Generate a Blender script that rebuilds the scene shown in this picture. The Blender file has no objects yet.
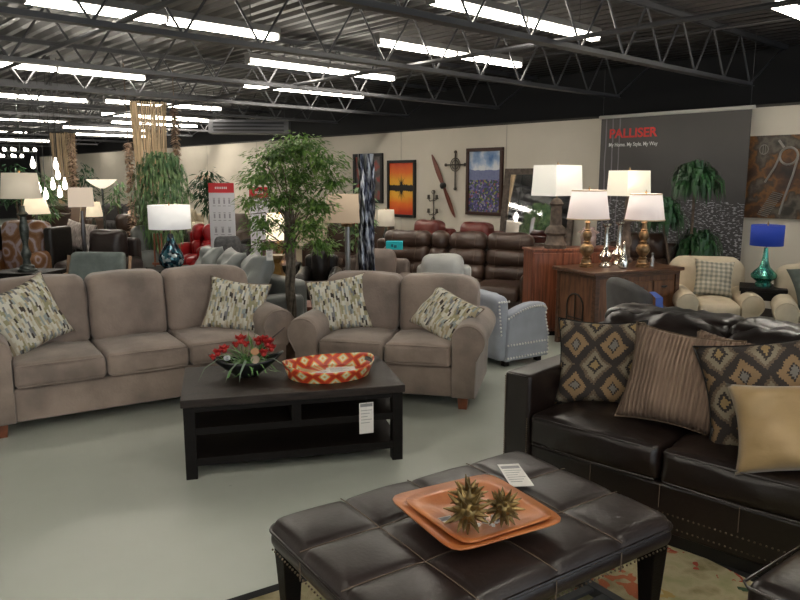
import bpy, bmesh, math, random
from mathutils import Vector, Matrix, noise
random.seed(7)
S=bpy.context.scene; C=S.collection
R=math.radians; pi=math.pi
FPX=720.; CAMH=1.65; TH=math.atan(122/FPX)
cT,sT=math.cos(TH),math.sin(TH)
def ray(u,v):
    a=(u-400)/FPX; b=-(v-300)/FPX
    return (a,cT+b*sT,-sT+b*cT)
def at(u,v,z=0.):                       # surveyed point of height z seen at a photo position
    r=ray(u,v); t=(z-CAMH)/r[2]; return Vector((r[0]*t,r[1]*t,z))
def dep(u,v,y):                         # surveyed point at distance y
    r=ray(u,v); t=y/r[1]; return Vector((r[0]*t,y,CAMH+r[2]*t))
def rz(az): return R(90-az)
def adir(az): return Vector((math.sin(R(az)),math.cos(R(az)),0))
AZA,AZB=47.6,-42.4
UA,UB=adir(AZA),adir(AZB)
def room(a,b,z=0): 
    p=UA*a+UB*b; return Vector((p.x,p.y,z))

# ---------------------------------------------------------------- materials
MATS={}
def mat(name,col,rough=.6,metal=0.,var=0.,vs=6.,bump=0.,bs=40.,emit=0.,ecol=None,sheen=0.,coat=0.,trans=0.,spec=.5,col2=None,stretch=(1,1,1),alpha=1.):
    if name in MATS: return MATS[name]
    m=bpy.data.materials.new(name); m.use_nodes=True; nt=m.node_tree; b=nt.nodes['Principled BSDF']
    b.inputs['Base Color'].default_value=(*col,1); b.inputs['Roughness'].default_value=rough
    b.inputs['Metallic'].default_value=metal; b.inputs['Specular IOR Level'].default_value=spec
    b.inputs['Sheen Weight'].default_value=sheen; b.inputs['Coat Weight'].default_value=coat; b.inputs['Coat Roughness'].default_value=.28
    b.inputs['Transmission Weight'].default_value=trans
    if emit: b.inputs['Emission Color'].default_value=(*(ecol or col),1); b.inputs['Emission Strength'].default_value=emit
    tc=nt.nodes.new('ShaderNodeTexCoord'); mp=nt.nodes.new('ShaderNodeMapping'); nt.links.new(tc.outputs['Object'],mp.inputs[0]); mp.inputs['Scale'].default_value=stretch
    if var or col2:
        n=nt.nodes.new('ShaderNodeTexNoise'); n.inputs['Scale'].default_value=vs; n.inputs['Detail'].default_value=5
        nt.links.new(mp.outputs[0],n.inputs['Vector'])
        r=nt.nodes.new('ShaderNodeValToRGB'); nt.links.new(n.outputs[0],r.inputs[0])
        c2=col2 or tuple(min(1,x*(1+var)) for x in col); c1=col if col2 else tuple(x*(1-var) for x in col)
        r.color_ramp.elements[0].position=.35; r.color_ramp.elements[1].position=.65
        r.color_ramp.elements[0].color=(*c1,1); r.color_ramp.elements[1].color=(*c2,1)
        nt.links.new(r.outputs[0],b.inputs['Base Color'])
    if bump:
        n=nt.nodes.new('ShaderNodeTexNoise'); n.inputs['Scale'].default_value=bs; n.inputs['Detail'].default_value=6
        nt.links.new(mp.outputs[0],n.inputs['Vector'])
        bp=nt.nodes.new('ShaderNodeBump'); bp.inputs['Strength'].default_value=bump; bp.inputs['Distance'].default_value=.01
        nt.links.new(n.outputs[0],bp.inputs['Height']); nt.links.new(bp.outputs[0],b.inputs['Normal'])
    MATS[name]=m; return m
class N:                                 # tiny node expression helper
    def __init__(s,m): s.m=m; s.nt=m.node_tree; s.b=s.nt.nodes['Principled BSDF']; s.tc=s.nt.nodes.new('ShaderNodeTexCoord')
    def lk(s,a,b): s.nt.links.new(a,b)
    def put(s,i,x):
        if isinstance(x,(int,float)): i.default_value=x
        elif isinstance(x,tuple): i.default_value=x
        else: s.lk(x,i)
    def ma(s,op,a,b=0.,c=0.):
        n=s.nt.nodes.new('ShaderNodeMath'); n.operation=op
        s.put(n.inputs[0],a); s.put(n.inputs[1],b); s.put(n.inputs[2],c); return n.outputs[0]
    def sep(s,v=None):
        n=s.nt.nodes.new('ShaderNodeSeparateXYZ'); s.lk(v or s.tc.outputs['Object'],n.inputs[0]); return n.outputs
    def comb(s,x,y,z=0.):
        n=s.nt.nodes.new('ShaderNodeCombineXYZ'); s.put(n.inputs[0],x); s.put(n.inputs[1],y); s.put(n.inputs[2],z); return n.outputs[0]
    def noise(s,v,sc,det=4.):
        n=s.nt.nodes.new('ShaderNodeTexNoise'); s.lk(v,n.inputs['Vector']); n.inputs['Scale'].default_value=sc; n.inputs['Detail'].default_value=det; return n.outputs[0]
    def white(s,v):
        n=s.nt.nodes.new('ShaderNodeTexWhiteNoise'); s.lk(v,n.inputs['Vector']); return n.outputs['Value']
    def ramp(s,f,stops,const=False):
        n=s.nt.nodes.new('ShaderNodeValToRGB'); s.lk(f,n.inputs[0]); cr=n.color_ramp
        if const: cr.interpolation='CONSTANT'
        cr.elements.remove(cr.elements[1]); cr.elements[0].position=stops[0][0]; cr.elements[0].color=(*stops[0][1],1)
        for p,c in stops[1:]: q=cr.elements.new(p); q.color=(*c,1)
        return n.outputs[0]
    def mix(s,f,a,b):
        n=s.nt.nodes.new('ShaderNodeMix'); n.data_type='RGBA'; s.put(n.inputs[0],f)
        s.put(n.inputs[6],a if not isinstance(a,tuple) else (*a,1)); s.put(n.inputs[7],b if not isinstance(b,tuple) else (*b,1)); return n.outputs[2]
    def col(s,c): s.lk(c,s.b.inputs['Base Color'])
    def bump(s,h,st=.3,d=.01):
        n=s.nt.nodes.new('ShaderNodeBump'); n.inputs['Strength'].default_value=st; n.inputs['Distance'].default_value=d
        s.lk(h,n.inputs['Height']); s.lk(n.outputs[0],s.b.inputs['Normal'])

# ---------------------------------------------------------------- geometry
class G:
    def __init__(s): s.v=[]; s.f=[]; s.mi=[]; s.cur=0
    def m(s,i): s.cur=i; return s
    def add(s,vs,fs,M=None):
        o=len(s.v)
        for p in vs:
            p=Vector(p); s.v.append(tuple(M@p) if M is not None else tuple(p))
        for f in fs: s.f.append(tuple(i+o for i in f)); s.mi.append(s.cur)
        return s
    def box(s,x0,x1,y0,y1,z0,z1,M=None):
        return s.add([(x,y,z) for x in(x0,x1) for y in(y0,y1) for z in(z0,z1)],
            [(0,1,3,2),(4,6,7,5),(0,4,5,1),(2,3,7,6),(0,2,6,4),(1,5,7,3)],M)
    def rbox(s,x0,x1,y0,y1,z0,z1,r=.03,n=6,warp=None,M=None,crown=0.,front=0.,wr=0.,ws=6.,seed=0.):
        h=[(x1-x0)/2,(y1-y0)/2,(z1-z0)/2]; c=Vector(((x0+x1)/2,(y0+y1)/2,(z0+z1)/2))
        r=min(r,*[q*.98 for q in h]); ax=[]
        for q in h:
            e=[-q,-q+r*.35,-q+r*.8]; k=max(1,n); ins=q-r
            mid=[-ins+2*ins*i/k for i in range(k+1)]
            ax.append(e+mid+[-t for t in reversed(e)])
        L=[len(a)-1 for a in ax]; idx={}; vs=[]
        def vid(i,j,k):
            if (i,j,k) in idx: return idx[(i,j,k)]
            p=Vector((ax[0][i],ax[1][j],ax[2][k]))
            q=Vector([max(-h[t]+r,min(h[t]-r,p[t])) for t in range(3)])
            d=p-q
            if d.length>1e-9: p=q+d.normalized()*r
            u=p.x/h[0]; v=p.y/h[1]; w=p.z/h[2]
            if crown: p.z+=crown*(1-u*u)*(1-v*v)*(1 if w>0 else -.0)*abs(w)
            if front: p.y-=front*(1-u*u)*(1-w*w)*(1 if v<0 else -1)
            if wr:
                s1=noise.noise_vector(Vector((p.x*ws+seed,p.y*ws+seed*.7,p.z*ws)));  p=p+s1*wr
            if warp: p=warp(p,u,v,w)
            vs.append(p+c); idx[(i,j,k)]=len(vs)-1; return idx[(i,j,k)]
        fs=[]
        for i in range(L[0]):
            for j in range(L[1]):
                fs.append((vid(i,j,0),vid(i,j+1,0),vid(i+1,j+1,0),vid(i+1,j,0)))
                fs.append((vid(i,j,L[2]),vid(i+1,j,L[2]),vid(i+1,j+1,L[2]),vid(i,j+1,L[2])))
        for i in range(L[0]):
            for k in range(L[2]):
                fs.append((vid(i,0,k),vid(i+1,0,k),vid(i+1,0,k+1),vid(i,0,k+1)))
                fs.append((vid(i,L[1],k),vid(i,L[1],k+1),vid(i+1,L[1],k+1),vid(i+1,L[1],k)))
        for j in range(L[1]):
            for k in range(L[2]):
                fs.append((vid(0,j,k),vid(0,j,k+1),vid(0,j+1,k+1),vid(0,j+1,k)))
                fs.append((vid(L[0],j,k),vid(L[0],j+1,k),vid(L[0],j+1,k+1),vid(L[0],j,k+1)))
        return s.add(vs,fs,M)
    def tube(s,pts,r,n=6,closed=False,M=None,cap=True):
        pts=[Vector(p) for p in pts]; k=len(pts); rr=r if isinstance(r,(list,tuple)) else [r]*k
        vs=[]; fs=[]; up=None
        for i,p in enumerate(pts):
            if closed: d=pts[(i+1)%k]-pts[i-1]
            else: d=pts[min(i+1,k-1)]-pts[max(i-1,0)]
            d=d.normalized() if d.length>1e-9 else Vector((0,0,1))
            if up is None: up=Vector((0,0,1)) if abs(d.z)<.9 else Vector((1,0,0))
            a=d.cross(up); 
            if a.length<1e-6: a=d.cross(Vector((1,0,.3)))
            a.normalize(); b=a.cross(d).normalized(); up=b
            for j in range(n):
                t=2*pi*j/n; vs.append(p+(a*math.cos(t)+b*math.sin(t))*rr[i])
        for i in range(k if closed else k-1):
            for j in range(n):
                fs.append((i*n+j,i*n+(j+1)%n,((i+1)%k)*n+(j+1)%n,((i+1)%k)*n+j))
        if cap and not closed: fs.append(tuple(range(n-1,-1,-1))); fs.append(tuple((k-1)*n+j for j in range(n)))
        return s.add(vs,fs,M)
    def lathe(s,prof,c=(0,0,0),n=20,sx=1,sy=1,M=None,cap=True,sq=0):
        vs=[]; fs=[]; k=len(prof)
        for r,z in prof:
            for j in range(n):
                t=2*pi*(j+(.5 if sq else 0))/n
                vs.append((c[0]+r*sx*math.cos(t),c[1]+r*sy*math.sin(t),c[2]+z))
        for i in range(k-1):
            for j in range(n): fs.append((i*n+j,i*n+(j+1)%n,(i+1)*n+(j+1)%n,(i+1)*n+j))
        if cap:
            if prof[0][0]>1e-4: fs.append(tuple(range(n-1,-1,-1)))
            if prof[-1][0]>1e-4: fs.append(tuple((k-1)*n+j for j in range(n)))
        return s.add(vs,fs,M)
    def ball(s,c,r,n=8,sz=1.,M=None):
        k=max(4,n//2+1)
        return s.lathe([(max(.0005,r*math.sin(pi*i/k)),-r*sz*math.cos(pi*i/k)) for i in range(k+1)],c,n,M=M)
    def prism(s,poly,y0,y1,M=None):      # polygon in x-z, extruded along y
        k=len(poly); vs=[(x,y0,z) for x,z in poly]+[(x,y1,z) for x,z in poly]
        fs=[tuple(range(k)),tuple(range(2*k-1,k-1,-1))]+[(i,(i+1)%k,k+(i+1)%k,k+i) for i in range(k)]
        return s.add(vs,fs,M)
    def leaf(s,p,d,l,w,droop=.3,fold=0.):
        p=Vector(p); d=Vector(d).normalized(); sd=d.cross(Vector((random.uniform(-.4,.4),random.uniform(-.4,.4),1)))
        sd=sd.normalized() if sd.length>1e-4 else Vector((1,0,0))
        a=p+d*l*.5+Vector((0,0,-droop*l*.15)); e=p+d*l+Vector((0,0,-droop*l*.6))
        return s.add([p,a+sd*w/2,e,a-sd*w/2],[(0,1,2,3)])
    def blade(s,pts,w,wend=0.):
        vs=[];fs=[];k=len(pts)
        for i,p in enumerate(pts):
            p=Vector(p); d=(Vector(pts[min(i+1,k-1)])-Vector(pts[max(i-1,0)])).normalized()
            sd=d.cross(Vector((0,0,1))); sd=sd.normalized() if sd.length>1e-4 else Vector((1,0,0))
            ww=w*(math.sin(pi*(.15+.85*i/(k-1)))+.06)/2
            vs+= [p-sd*ww,p+sd*ww]
        for i in range(k-1): fs.append((2*i,2*i+1,2*i+3,2*i+2))
        return s.add(vs,fs)
    def build(s,name,mats,parent=None,smooth=40,bevel=0.,kind=None,label=None,loc=None,rot=None,solid=0.,norm=True):
        me=bpy.data.meshes.new(name); me.from_pydata(s.v,[],s.f)
        if not isinstance(mats,(list,tuple)): mats=[mats]
        for m in mats: me.materials.append(m)
        for p,i in zip(me.polygons,s.mi): p.material_index=min(i,len(mats)-1)
        if norm:
            b=bmesh.new(); b.from_mesh(me); bmesh.ops.recalc_face_normals(b,faces=b.faces); b.to_mesh(me); b.free()
        if smooth:
            for p in me.polygons: p.use_smooth=True
            me.set_sharp_from_angle(angle=R(smooth))
        o=bpy.data.objects.new(name,me); C.objects.link(o)
        if parent: o.parent=parent
        if loc is not None: o.location=loc
        if rot is not None: o.rotation_euler=rot
        if bevel:
            md=o.modifiers.new('b','BEVEL'); md.width=bevel; md.segments=2; md.limit_method='ANGLE'; md.angle_limit=R(35)
        if solid:
            md=o.modifiers.new('s','SOLIDIFY'); md.thickness=solid
        if kind: o['kind']=kind
        if label: o['label']=label
        return o
def tag(o,label,cat,group=None):
    o['label']=label; o['category']=cat
    if group: o['group']=group
    return o
def thing(name,label,cat,loc=(0,0,0),r=0.,group=None):
    o=bpy.data.objects.new(name,None); C.objects.link(o); o.empty_display_size=.1
    o.location=loc; o.rotation_euler=(0,0,r); return tag(o,label,cat,group)
def dup(root,loc=None,r=None,label=None,group=None,scale=None):
    def cp(o,par):
        c=o.copy(); C.objects.link(c); 
        if par: c.parent=par
        for ch in KIDS(o): cp(ch,c)
        return c
    c=cp(root,None)
    if loc is not None: c.location=loc
    if r is not None: c.rotation_euler=(0,0,r)
    if scale: c.scale=scale
    if label: c['label']=label
    if group: c['group']=group
    return c
def KIDS(o): return [x for x in bpy.data.objects if x.parent==o]
def loc2w(root,x,y,z=0.):
    return Matrix.Translation(root.location)@Matrix.Rotation(root.rotation_euler.z,4,'Z')@Vector((x,y,z))
def text(s,size,mat_,parent,name,M,bold=0.,ext=.0015,align='LEFT',sx=1.):
    cu=bpy.data.curves.new(name,'FONT'); cu.body=s; cu.size=size; cu.extrude=ext; cu.offset=bold; cu.align_x=align
    t=bpy.data.objects.new(name,cu); C.objects.link(t)
    me=bpy.data.meshes.new_from_object(t.evaluated_get(bpy.context.evaluated_depsgraph_get()))
    C.objects.unlink(t); bpy.data.objects.remove(t)
    o=bpy.data.objects.new(name,me); me.materials.clear(); me.materials.append(mat_); C.objects.link(o)
    o.parent=parent
    o.matrix_local=M@Matrix.Diagonal((sx,1,1,1)); return o

# ---- base materials
taupe=mat('taupe_suede',(.255,.195,.160),.72,var=.26,vs=4,bump=.25,bs=60,sheen=.25)
woodfoot=mat('cherry_foot',(.16,.05,.022),.35,var=.3,vs=14)
espresso=mat('espresso_wood',(.0045,.003,.0025),.5,var=.25,vs=8,stretch=(1,6,6),bump=.15,bs=30,spec=.2)
darkleather=mat('dark_brown_leather',(.009,.0048,.004),.38,var=.25,vs=4,bump=.14,bs=50,spec=.5,coat=.35)
brownleather=mat('brown_leather',(.055,.031,.022),.34,var=.2,vs=4,bump=.3,bs=45)
blackleather=mat('black_leather',(.014,.011,.010),.34,bump=.3,bs=40)
silverleather=mat('silver_grey_leather',(.17,.18,.175),.32,var=.15,vs=4,bump=.2,bs=30)
redleather=mat('red_leather',(.36,.012,.016),.32,bump=.2,bs=40)
burgleather=mat('burgundy_leather',(.12,.018,.012),.33,bump=.2,bs=40)
nailm=mat('nailhead_bronze',(.18,.14,.10),.3,1.)
nails=mat('nailhead_silver',(.88,.87,.85),.3,.35)
stitch=mat('stitching',(.13,.095,.07),.7)
creamf=mat('cream_linen',(.50,.43,.32),.85,var=.08,vs=8,bump=.2,bs=120)
bluegrey=mat('blue_grey_linen',(.40,.43,.50),.85,var=.06,vs=8,bump=.2,bs=120)
lightgrey=mat('light_grey_linen',(.50,.50,.48),.85,var=.06,vs=8,bump=.2,bs=100)
tealgrey=mat('teal_grey_fabric',(.14,.17,.165),.85,var=.15,vs=10,bump=.2,bs=90)
greybrown=mat('grey_brown_suede',(.19,.15,.13),.7,var=.15,vs=5,bump=.2,bs=60)
charf=mat('charcoal_fabric',(.09,.085,.085),.8,var=.15,vs=8,bump=.2,bs=80)
white=mat('white_card',(.75,.73,.70),.6)
greyink=mat('grey_print',(.25,.25,.26),.7)
blackm=mat('black_paint',(.006,.006,.0065),.45)
steel=mat('joist_paint',(.052,.052,.057),.5,var=.15,vs=3)
shade_w=mat('white_lamp_shade',(.82,.79,.74),.8,emit=.10,ecol=(1,.93,.85),bump=.1,bs=200)
shade_p=mat('pinkish_lamp_shade',(.82,.76,.73),.8,emit=.13,ecol=(1,.80,.74),bump=.1,bs=200)
shade_c=mat('cream_lamp_shade',(.74,.66,.54),.8,emit=.07,ecol=(1,.85,.66),bump=.1,bs=200)
trimgold=mat('shade_trim',(.50,.38,.24),.6)
brass=mat('antique_brass',(.26,.17,.09),.38,.8,var=.45,vs=25)
bronze=mat('dark_bronze',(.07,.08,.075),.4,.7,var=.4,vs=25)
mercury=mat('mercury_glass',(.75,.74,.68),.14,1.,var=.25,vs=30,bump=.2,bs=30)
carved=mat('carved_grey_wood',(.10,.075,.06),.7,var=.4,vs=18,bump=.5,bs=30)
redwood=mat('reddish_plank_wood',(.19,.062,.03),.38,var=.45,vs=5,stretch=(9,9,.6))
deskwood=mat('walnut_wood',(.085,.038,.02),.33,var=.4,vs=5,stretch=(1.2,6,6))
greenleaf=mat('green_leaf',(.045,.13,.02),.45,col2=(.22,.36,.08),vs=9)
darkleaf=mat('dark_green_leaf',(.012,.05,.018),.4,col2=(.03,.10,.03),vs=9)
midleaf=mat('mid_green_leaf',(.05,.14,.05),.45,col2=(.22,.33,.13),vs=7)
bark=mat('brown_bark',(.12,.085,.06),.8,var=.3,vs=20,bump=.5,bs=40)
soil=mat('pot_clay',(.10,.05,.03),.6)
for m in (greenleaf,darkleaf,midleaf):
    b=m.node_tree.nodes['Principled BSDF']; b.inputs['Subsurface Weight'].default_value=0
# ---------------------------------------------------------------- the setting
def struct(g,name,m,**k):
    o=g.build(name,m,kind='structure',**k); return o
RM=Matrix.Rotation(rz(AZA),4,'Z')       # local x = along joists (a), local y = away (b)
m=mat('polished_concrete_floor',(.36,.385,.345),.33,spec=.45); e=N(m)
n1=e.noise(e.tc.outputs['Object'],.7,5.); n2=e.noise(e.tc.outputs['Object'],7.,6.)
e.col(e.mix(e.ma('MULTIPLY',n2,.5),e.ramp(n1,[(.3,(.40,.435,.385)),(.7,(.50,.52,.47))]),(.41,.445,.39)))
e.lk(e.ma('MULTIPLY_ADD',n2,.22,.22),e.b.inputs['Roughness']); floorm=m
A0,A1,B0,B1=-11.,10.6,-6.,33.; AW=9.03; HW=2.47; HD=3.42
def slab(name,a0,a1,b0,b1,z0,z1,m,**k):
    g=G(); g.box(a0,a1,b0,b1,z0,z1); o=struct(g,name,m,smooth=0,**k); o.rotation_euler=(0,0,rz(AZA)); return o
slab('floor',A0,A1,B0,B1,-.1,0,floorm)
wallm=mat('beige_wall_paint',(.64,.585,.50),.85,var=.04,vs=1.2); 
darkw=mat('dark_painted_block',(.02,.02,.022),.9)
slab('wall_right',AW,AW+.12,-3.5,31,0,HW,wallm)
slab('trim_1',AW-.012,AW+.13,-3.5,31,HW,HW+.03,mat('dark_wall_cap',(.05,.045,.04),.7))
slab('baseboard_right',AW-.015,AW,-3.5,31,0,.1,mat('dark_baseboard',(.04,.03,.025),.5))
g=G()
for b in (2.0,4.95,7.4,9.85,12.3,14.8,17.2,19.7,22.1,24.6): g.box(AW-.003,AW,b,b+.012,.1,HW)
o=struct(g,'trim_2',mat('wall_joint',(.42,.38,.33),.8),smooth=0); o.rotation_euler=(0,0,rz(AZA))
slab('wall_outer',A1,A1+.1,B0,B1,0,HD,darkw)
slab('wall_far',A0,A1,B1,B1+.1,0,HD,darkw)
# storefront walls behind the camera, with window openings
pale=mat('pale_wall_paint',(.55,.52,.47),.85)
def window_wall(name,along,fixed,lo,hi,nwin):
    g=G(); step=(hi-lo)/nwin
    def bx(p0,p1,z0,z1):
        if along=='a': g.box(p0,p1,fixed-.1,fixed,z0,z1)
        else: g.box(fixed-.1,fixed,p0,p1,z0,z1)
    bx(lo,hi,0,.5); bx(lo,hi,2.6,HD)
    for i in range(nwin):
        bx(lo+i*step,lo+i*step+.5,.5,2.6)
    bx(hi-.3,hi,.5,2.6)
    o=struct(g,name,pale,smooth=0); o.rotation_euler=(0,0,rz(AZA))
window_wall('wall_back','a',B0,A0,A1,6)
slab('wall_left',A0-.1,A0,B0,B1,0,HD,pale)
# corrugated steel deck
g=G(); prof=[]; p=A0; 
while p<A1:
    prof+=[(p,HD),(p+.045,HD-.05),(p+.115,HD-.05),(p+.16,HD)]; p+=.20
vs=[];fs=[]
for x,z in prof: vs+=[(x,B0,z),(x,B1,z)]
for i in range(len(prof)-1): fs.append((2*i,2*i+1,2*i+3,2*i+2))
g.add(vs,fs); 
deckm=mat('grey_steel_deck',(.05,.046,.046),.5,var=.25,vs=1.5)
o=struct(g,'ceiling',deckm,smooth=0,solid=.01); o.rotation_euler=(0,0,rz(AZA))
# open-web joists
UPZ=3.34; LOZ=2.76
def joist_mesh():
    g=G(); x0=-8.; x1=10.3; xl=9.3
    for s_ in (-.03,.012):
        g.box(x0,x1,s_,s_+.018,UPZ-.05,UPZ); g.box(x0,xl,s_,s_+.018,LOZ,LOZ+.04)
    g.box(x0,x1,-.05,.05,UPZ,UPZ+.006); g.box(x0,xl,-.05,.05,LOZ-.006,LOZ)
    step=.36; x=x0; up=False; pts=[]
    while x<xl: 
        pts.append((x,0,UPZ-.03 if up else LOZ+.02)); x+=step; up=not up
    for a,b in zip(pts[:-1],pts[1:]): g.tube([a,b],.012,5)
    g.tube([pts[-1],(x1-.1,0,UPZ-.03)],.012,5)
    return g
jm=None
JB=[(-.4,0),(2.4,0),(5.2,0),(7.65,0),(10.6,0),(13.5,0),(16.4,0),(19.3,0),(22.2,0),(25.1,0),(28,0),(31,0),(34.5,0),(38,0)]
for k,(yi,_) in enumerate(JB):
    b=yi*math.cos(R(AZB)); a=yi*math.cos(R(AZA))
    if jm is None: jm=joist_mesh().build('roof_joist',steel,smooth=30); o=jm
    else: o=jm.copy(); C.objects.link(o)
    p=room(0,b); o.location=p; o.rotation_euler=(0,0,rz(AZA)); o['kind']='structure'; o.name='trim_%d'%(k+3)
# bridging bars and conduit, across the joists
for k,(a,z,dz) in enumerate([(-1.0,UPZ-.06,0),(2.3,LOZ+.06,0),(2.3,UPZ-.07,0),(5.4,LOZ+.06,0),(5.4,UPZ-.07,0),(8.2,UPZ-.07,0),(-4,LOZ+.06,0)]):
    g=G(); g.tube([(a,-2,z),(a+.02,30,z)],.022 if z<3 else .016,6)
    o=struct(g,'trim_%d'%(20+k),steel); o.rotation_euler=(0,0,rz(AZA))

# fluorescent strip fixtures
tubem=mat('fluorescent_tube',(1,1,1),.5,emit=11.0,ecol=(1,.93,.80))
housem=mat('fixture_enamel',(.14,.135,.13),.5)
def fixture_proto(L=2.3):
    t=thing('strip_light','white fluorescent strip light','ceiling light')
    g=G(); g.box(0,L,-.055,.055,.03,.09); g.box(0,.02,-.05,.05,-.03,.03); g.box(L-.02,L,-.05,.05,-.03,.03); g.box(L/2-.012,L/2+.012,-.05,.05,-.02,.03)
    g.build('housing',housem,t,smooth=0,bevel=.004)
    for i in range(2):
        g=G(); x0=.03+i*(L/2); x1=L/2-.03+i*(L/2)
        for y in(-.03,.03): g.tube([(x0,y,0),(x1,y,0)],.026,8)
        g.build('lamp_tube',tubem,t)
    for x in (.3,L-.3): 
        g=G(); g.tube([(x,0,.09),(x,0,HD-3.0-.05)],.004,5); g.build('hanger',steel,t)
    return t
FZ=3.0
fx=fixture_proto()
def place_fix(p,label,group,first=[True]):
    if first[0]:
        first[0]=False; fx.location=p; fx.rotation_euler=(0,0,rz(AZA)); fx['label']=label; fx['group']=group; return fx
    return dup(fx,p,rz(AZA),label,group)
GL='fluorescent strip lights between the roof joists'
named=[((430,0),'fluorescent strip light at the top centre, long bar above the mirror'),
((376,42),'fluorescent strip light above the picture of blue flowers'),
((247,61),'fluorescent strip light above the crown of the ficus tree, upper of the two'),
((242,85),'fluorescent strip light right above the ficus tree, lower of the two'),
((22,-1),'fluorescent strip light nearest the top left corner'),
((-48,60),'fluorescent strip light on the left edge, second row down'),
((-62,91),'fluorescent strip light on the left edge, third row down'),
((768,1),'bluish fluorescent strip light in the top right corner')]
for (u,v),l in named: place_fix(at(u,v,FZ),l,GL)
far=[(104,101),(100,114),(-35,118),(110,122),(-60,130),(62,127),(75,134),(140,117),(-20,139),(17,145)]
for u,v in far: place_fix(at(u,v,FZ),'small far fluorescent strip light over the back of the store','far fluorescent strip lights over the back of the store')
for a,b in [(-1.9,-2.6),(1.2,-2.6),(-4.6,-1),(-1.2,-.9),(-3.4,.9),(1.2,.3),(-1.6,2.5),(-5,3.2),(-7,6),(-7,1),(-4.8,9),(-4.0,13),(-4,16)]:
    place_fix(room(a,b,FZ),'fluorescent strip light over the near part of the store','fluorescent strip lights out of view')
# world: daylight outside the storefront
w=bpy.data.worlds.new('World'); S.world=w; w.use_nodes=True
w.node_tree.nodes['Background'].inputs[0].default_value=(.80,.90,1,1); w.node_tree.nodes['Background'].inputs[1].default_value=.9
cam=bpy.data.cameras.new('Camera'); co=bpy.data.objects.new('Camera',cam); C.objects.link(co); S.camera=co
cam.sensor_width=36; cam.lens=FPX/800*36; co.location=(0,0,CAMH); co.rotation_euler=(R(90)-TH,0,0); cam.clip_end=200
S.view_settings.view_transform='Standard'; S.view_settings.look='None'; S.view_settings.gamma=1; S.view_settings.exposure=1.45
# ---------------------------------------------------------------- pattern materials
def mosaic(name,seed):
    m=mat(name,(.5,.5,.45),.85); e=N(m); x,y,z=e.sep()
    px=e.ma('MULTIPLY',x,76.); ci=e.ma('FLOOR',px)
    off=e.white(e.comb(ci,seed,1.)); pz=e.ma('MULTIPLY_ADD',z,27.,e.ma('MULTIPLY',off,7.)); ri=e.ma('FLOOR',pz)
    rnd=e.white(e.comb(ci,ri,seed))
    pal=[(0,(.60,.55,.42)),(.18,(.36,.33,.19)),(.29,(.72,.69,.60)),(.45,(.22,.22,.22)),(.51,(.48,.40,.26)),(.64,(.06,.045,.035)),(.69,(.34,.38,.36)),(.79,(.68,.66,.56)),(.95,(.10,.085,.07))]
    e.col(e.ramp(rnd,pal,True)); e.bump(e.noise(e.tc.outputs['Object'],150.),.3); return m
mos=mosaic('mosaic_print_fabric',3.)
def damask():
    m=mat('damask_fabric',(.1,.08,.05),.8); e=N(m); x,y,z=e.sep(); P=.19
    wn=e.noise(e.tc.outputs['Object'],16.,3.); x=e.ma('MULTIPLY_ADD',wn,.045,x); z=e.ma('MULTIPLY_ADD',e.noise(e.tc.outputs['Object'],13.,3.),.05,z)
    def cell(ox,oz):
        fx=e.ma('ABSOLUTE',e.ma('SUBTRACT',e.ma('FRACT',e.ma('MULTIPLY_ADD',x,1/P,ox)),.5)); fz=e.ma('ABSOLUTE',e.ma('SUBTRACT',e.ma('FRACT',e.ma('MULTIPLY_ADD',z,1/P/1.15,oz)),.5))
        qx=e.ma('DIVIDE',e.ma('ROUND',e.ma('MULTIPLY',fx,22.)),22.); qz=e.ma('DIVIDE',e.ma('ROUND',e.ma('MULTIPLY',fz,22.)),22.)
        return e.ma('ADD',qx,qz)
    a=cell(.5,.5); b=cell(0.,0.)
    dk=(.028,.021,.018); tan=(.235,.15,.075); gold=(.28,.19,.08); gr=(.22,.185,.13)
    ra=e.ramp(a,[(0,gold),(.13,dk),(.20,gr),(.36,(.12,.085,.055)),(.42,dk)],True)
    rb=e.ramp(b,[(0,(.16,.15,.14)),(.12,dk),(.17,tan),(.36,dk)],True)
    e.col(e.mix(e.ma('LESS_THAN',b,.38),ra,rb)); e.bump(e.noise(e.tc.outputs['Object'],180.),.4); return m
dam=damask()
def striped():
    m=mat('ribbed_tan_fabric',(.2,.13,.09),.85); e=N(m); x,y,z=e.sep()
    w=e.ma('SINE',e.ma('MULTIPLY',x,330.)); n=e.white(e.comb(e.ma('FLOOR',e.ma('MULTIPLY',x,105.)),1.))
    n2=e.noise(e.comb(e.ma('MULTIPLY',x,60.),0.,e.ma('MULTIPLY',z,6.)),1.)
    e.col(e.ramp(e.ma('MULTIPLY_ADD',n,.4,e.ma('MULTIPLY',n2,.6)),[(.2,(.12,.078,.055)),(.5,(.18,.12,.085)),(.8,(.23,.16,.11))])); e.bump(w,.6,.004); return m
rib=striped()
def plaid():
    m=mat('plaid_fabric',(.4,.4,.35),.85); e=N(m); x,y,z=e.sep()
    a=e.ma('GREATER_THAN',e.ma('SINE',e.ma('MULTIPLY',x,140.)),0.); b=e.ma('GREATER_THAN',e.ma('SINE',e.ma('MULTIPLY',z,140.)),0.)
    s_=e.ma('MULTIPLY',e.ma('ADD',a,b),.5); e.col(e.ramp(s_,[(0,(.50,.45,.36)),(.4,(.33,.31,.25)),(.9,(.20,.20,.17))],True)); return m
pld=plaid()
gold=mat('gold_silk',(.33,.22,.095),.5,var=.08,vs=6,bump=.15,bs=40,sheen=.4)
silverp=mat('silver_satin',(.25,.265,.26),.34,var=.1,vs=4,bump=.2,bs=25)
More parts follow.
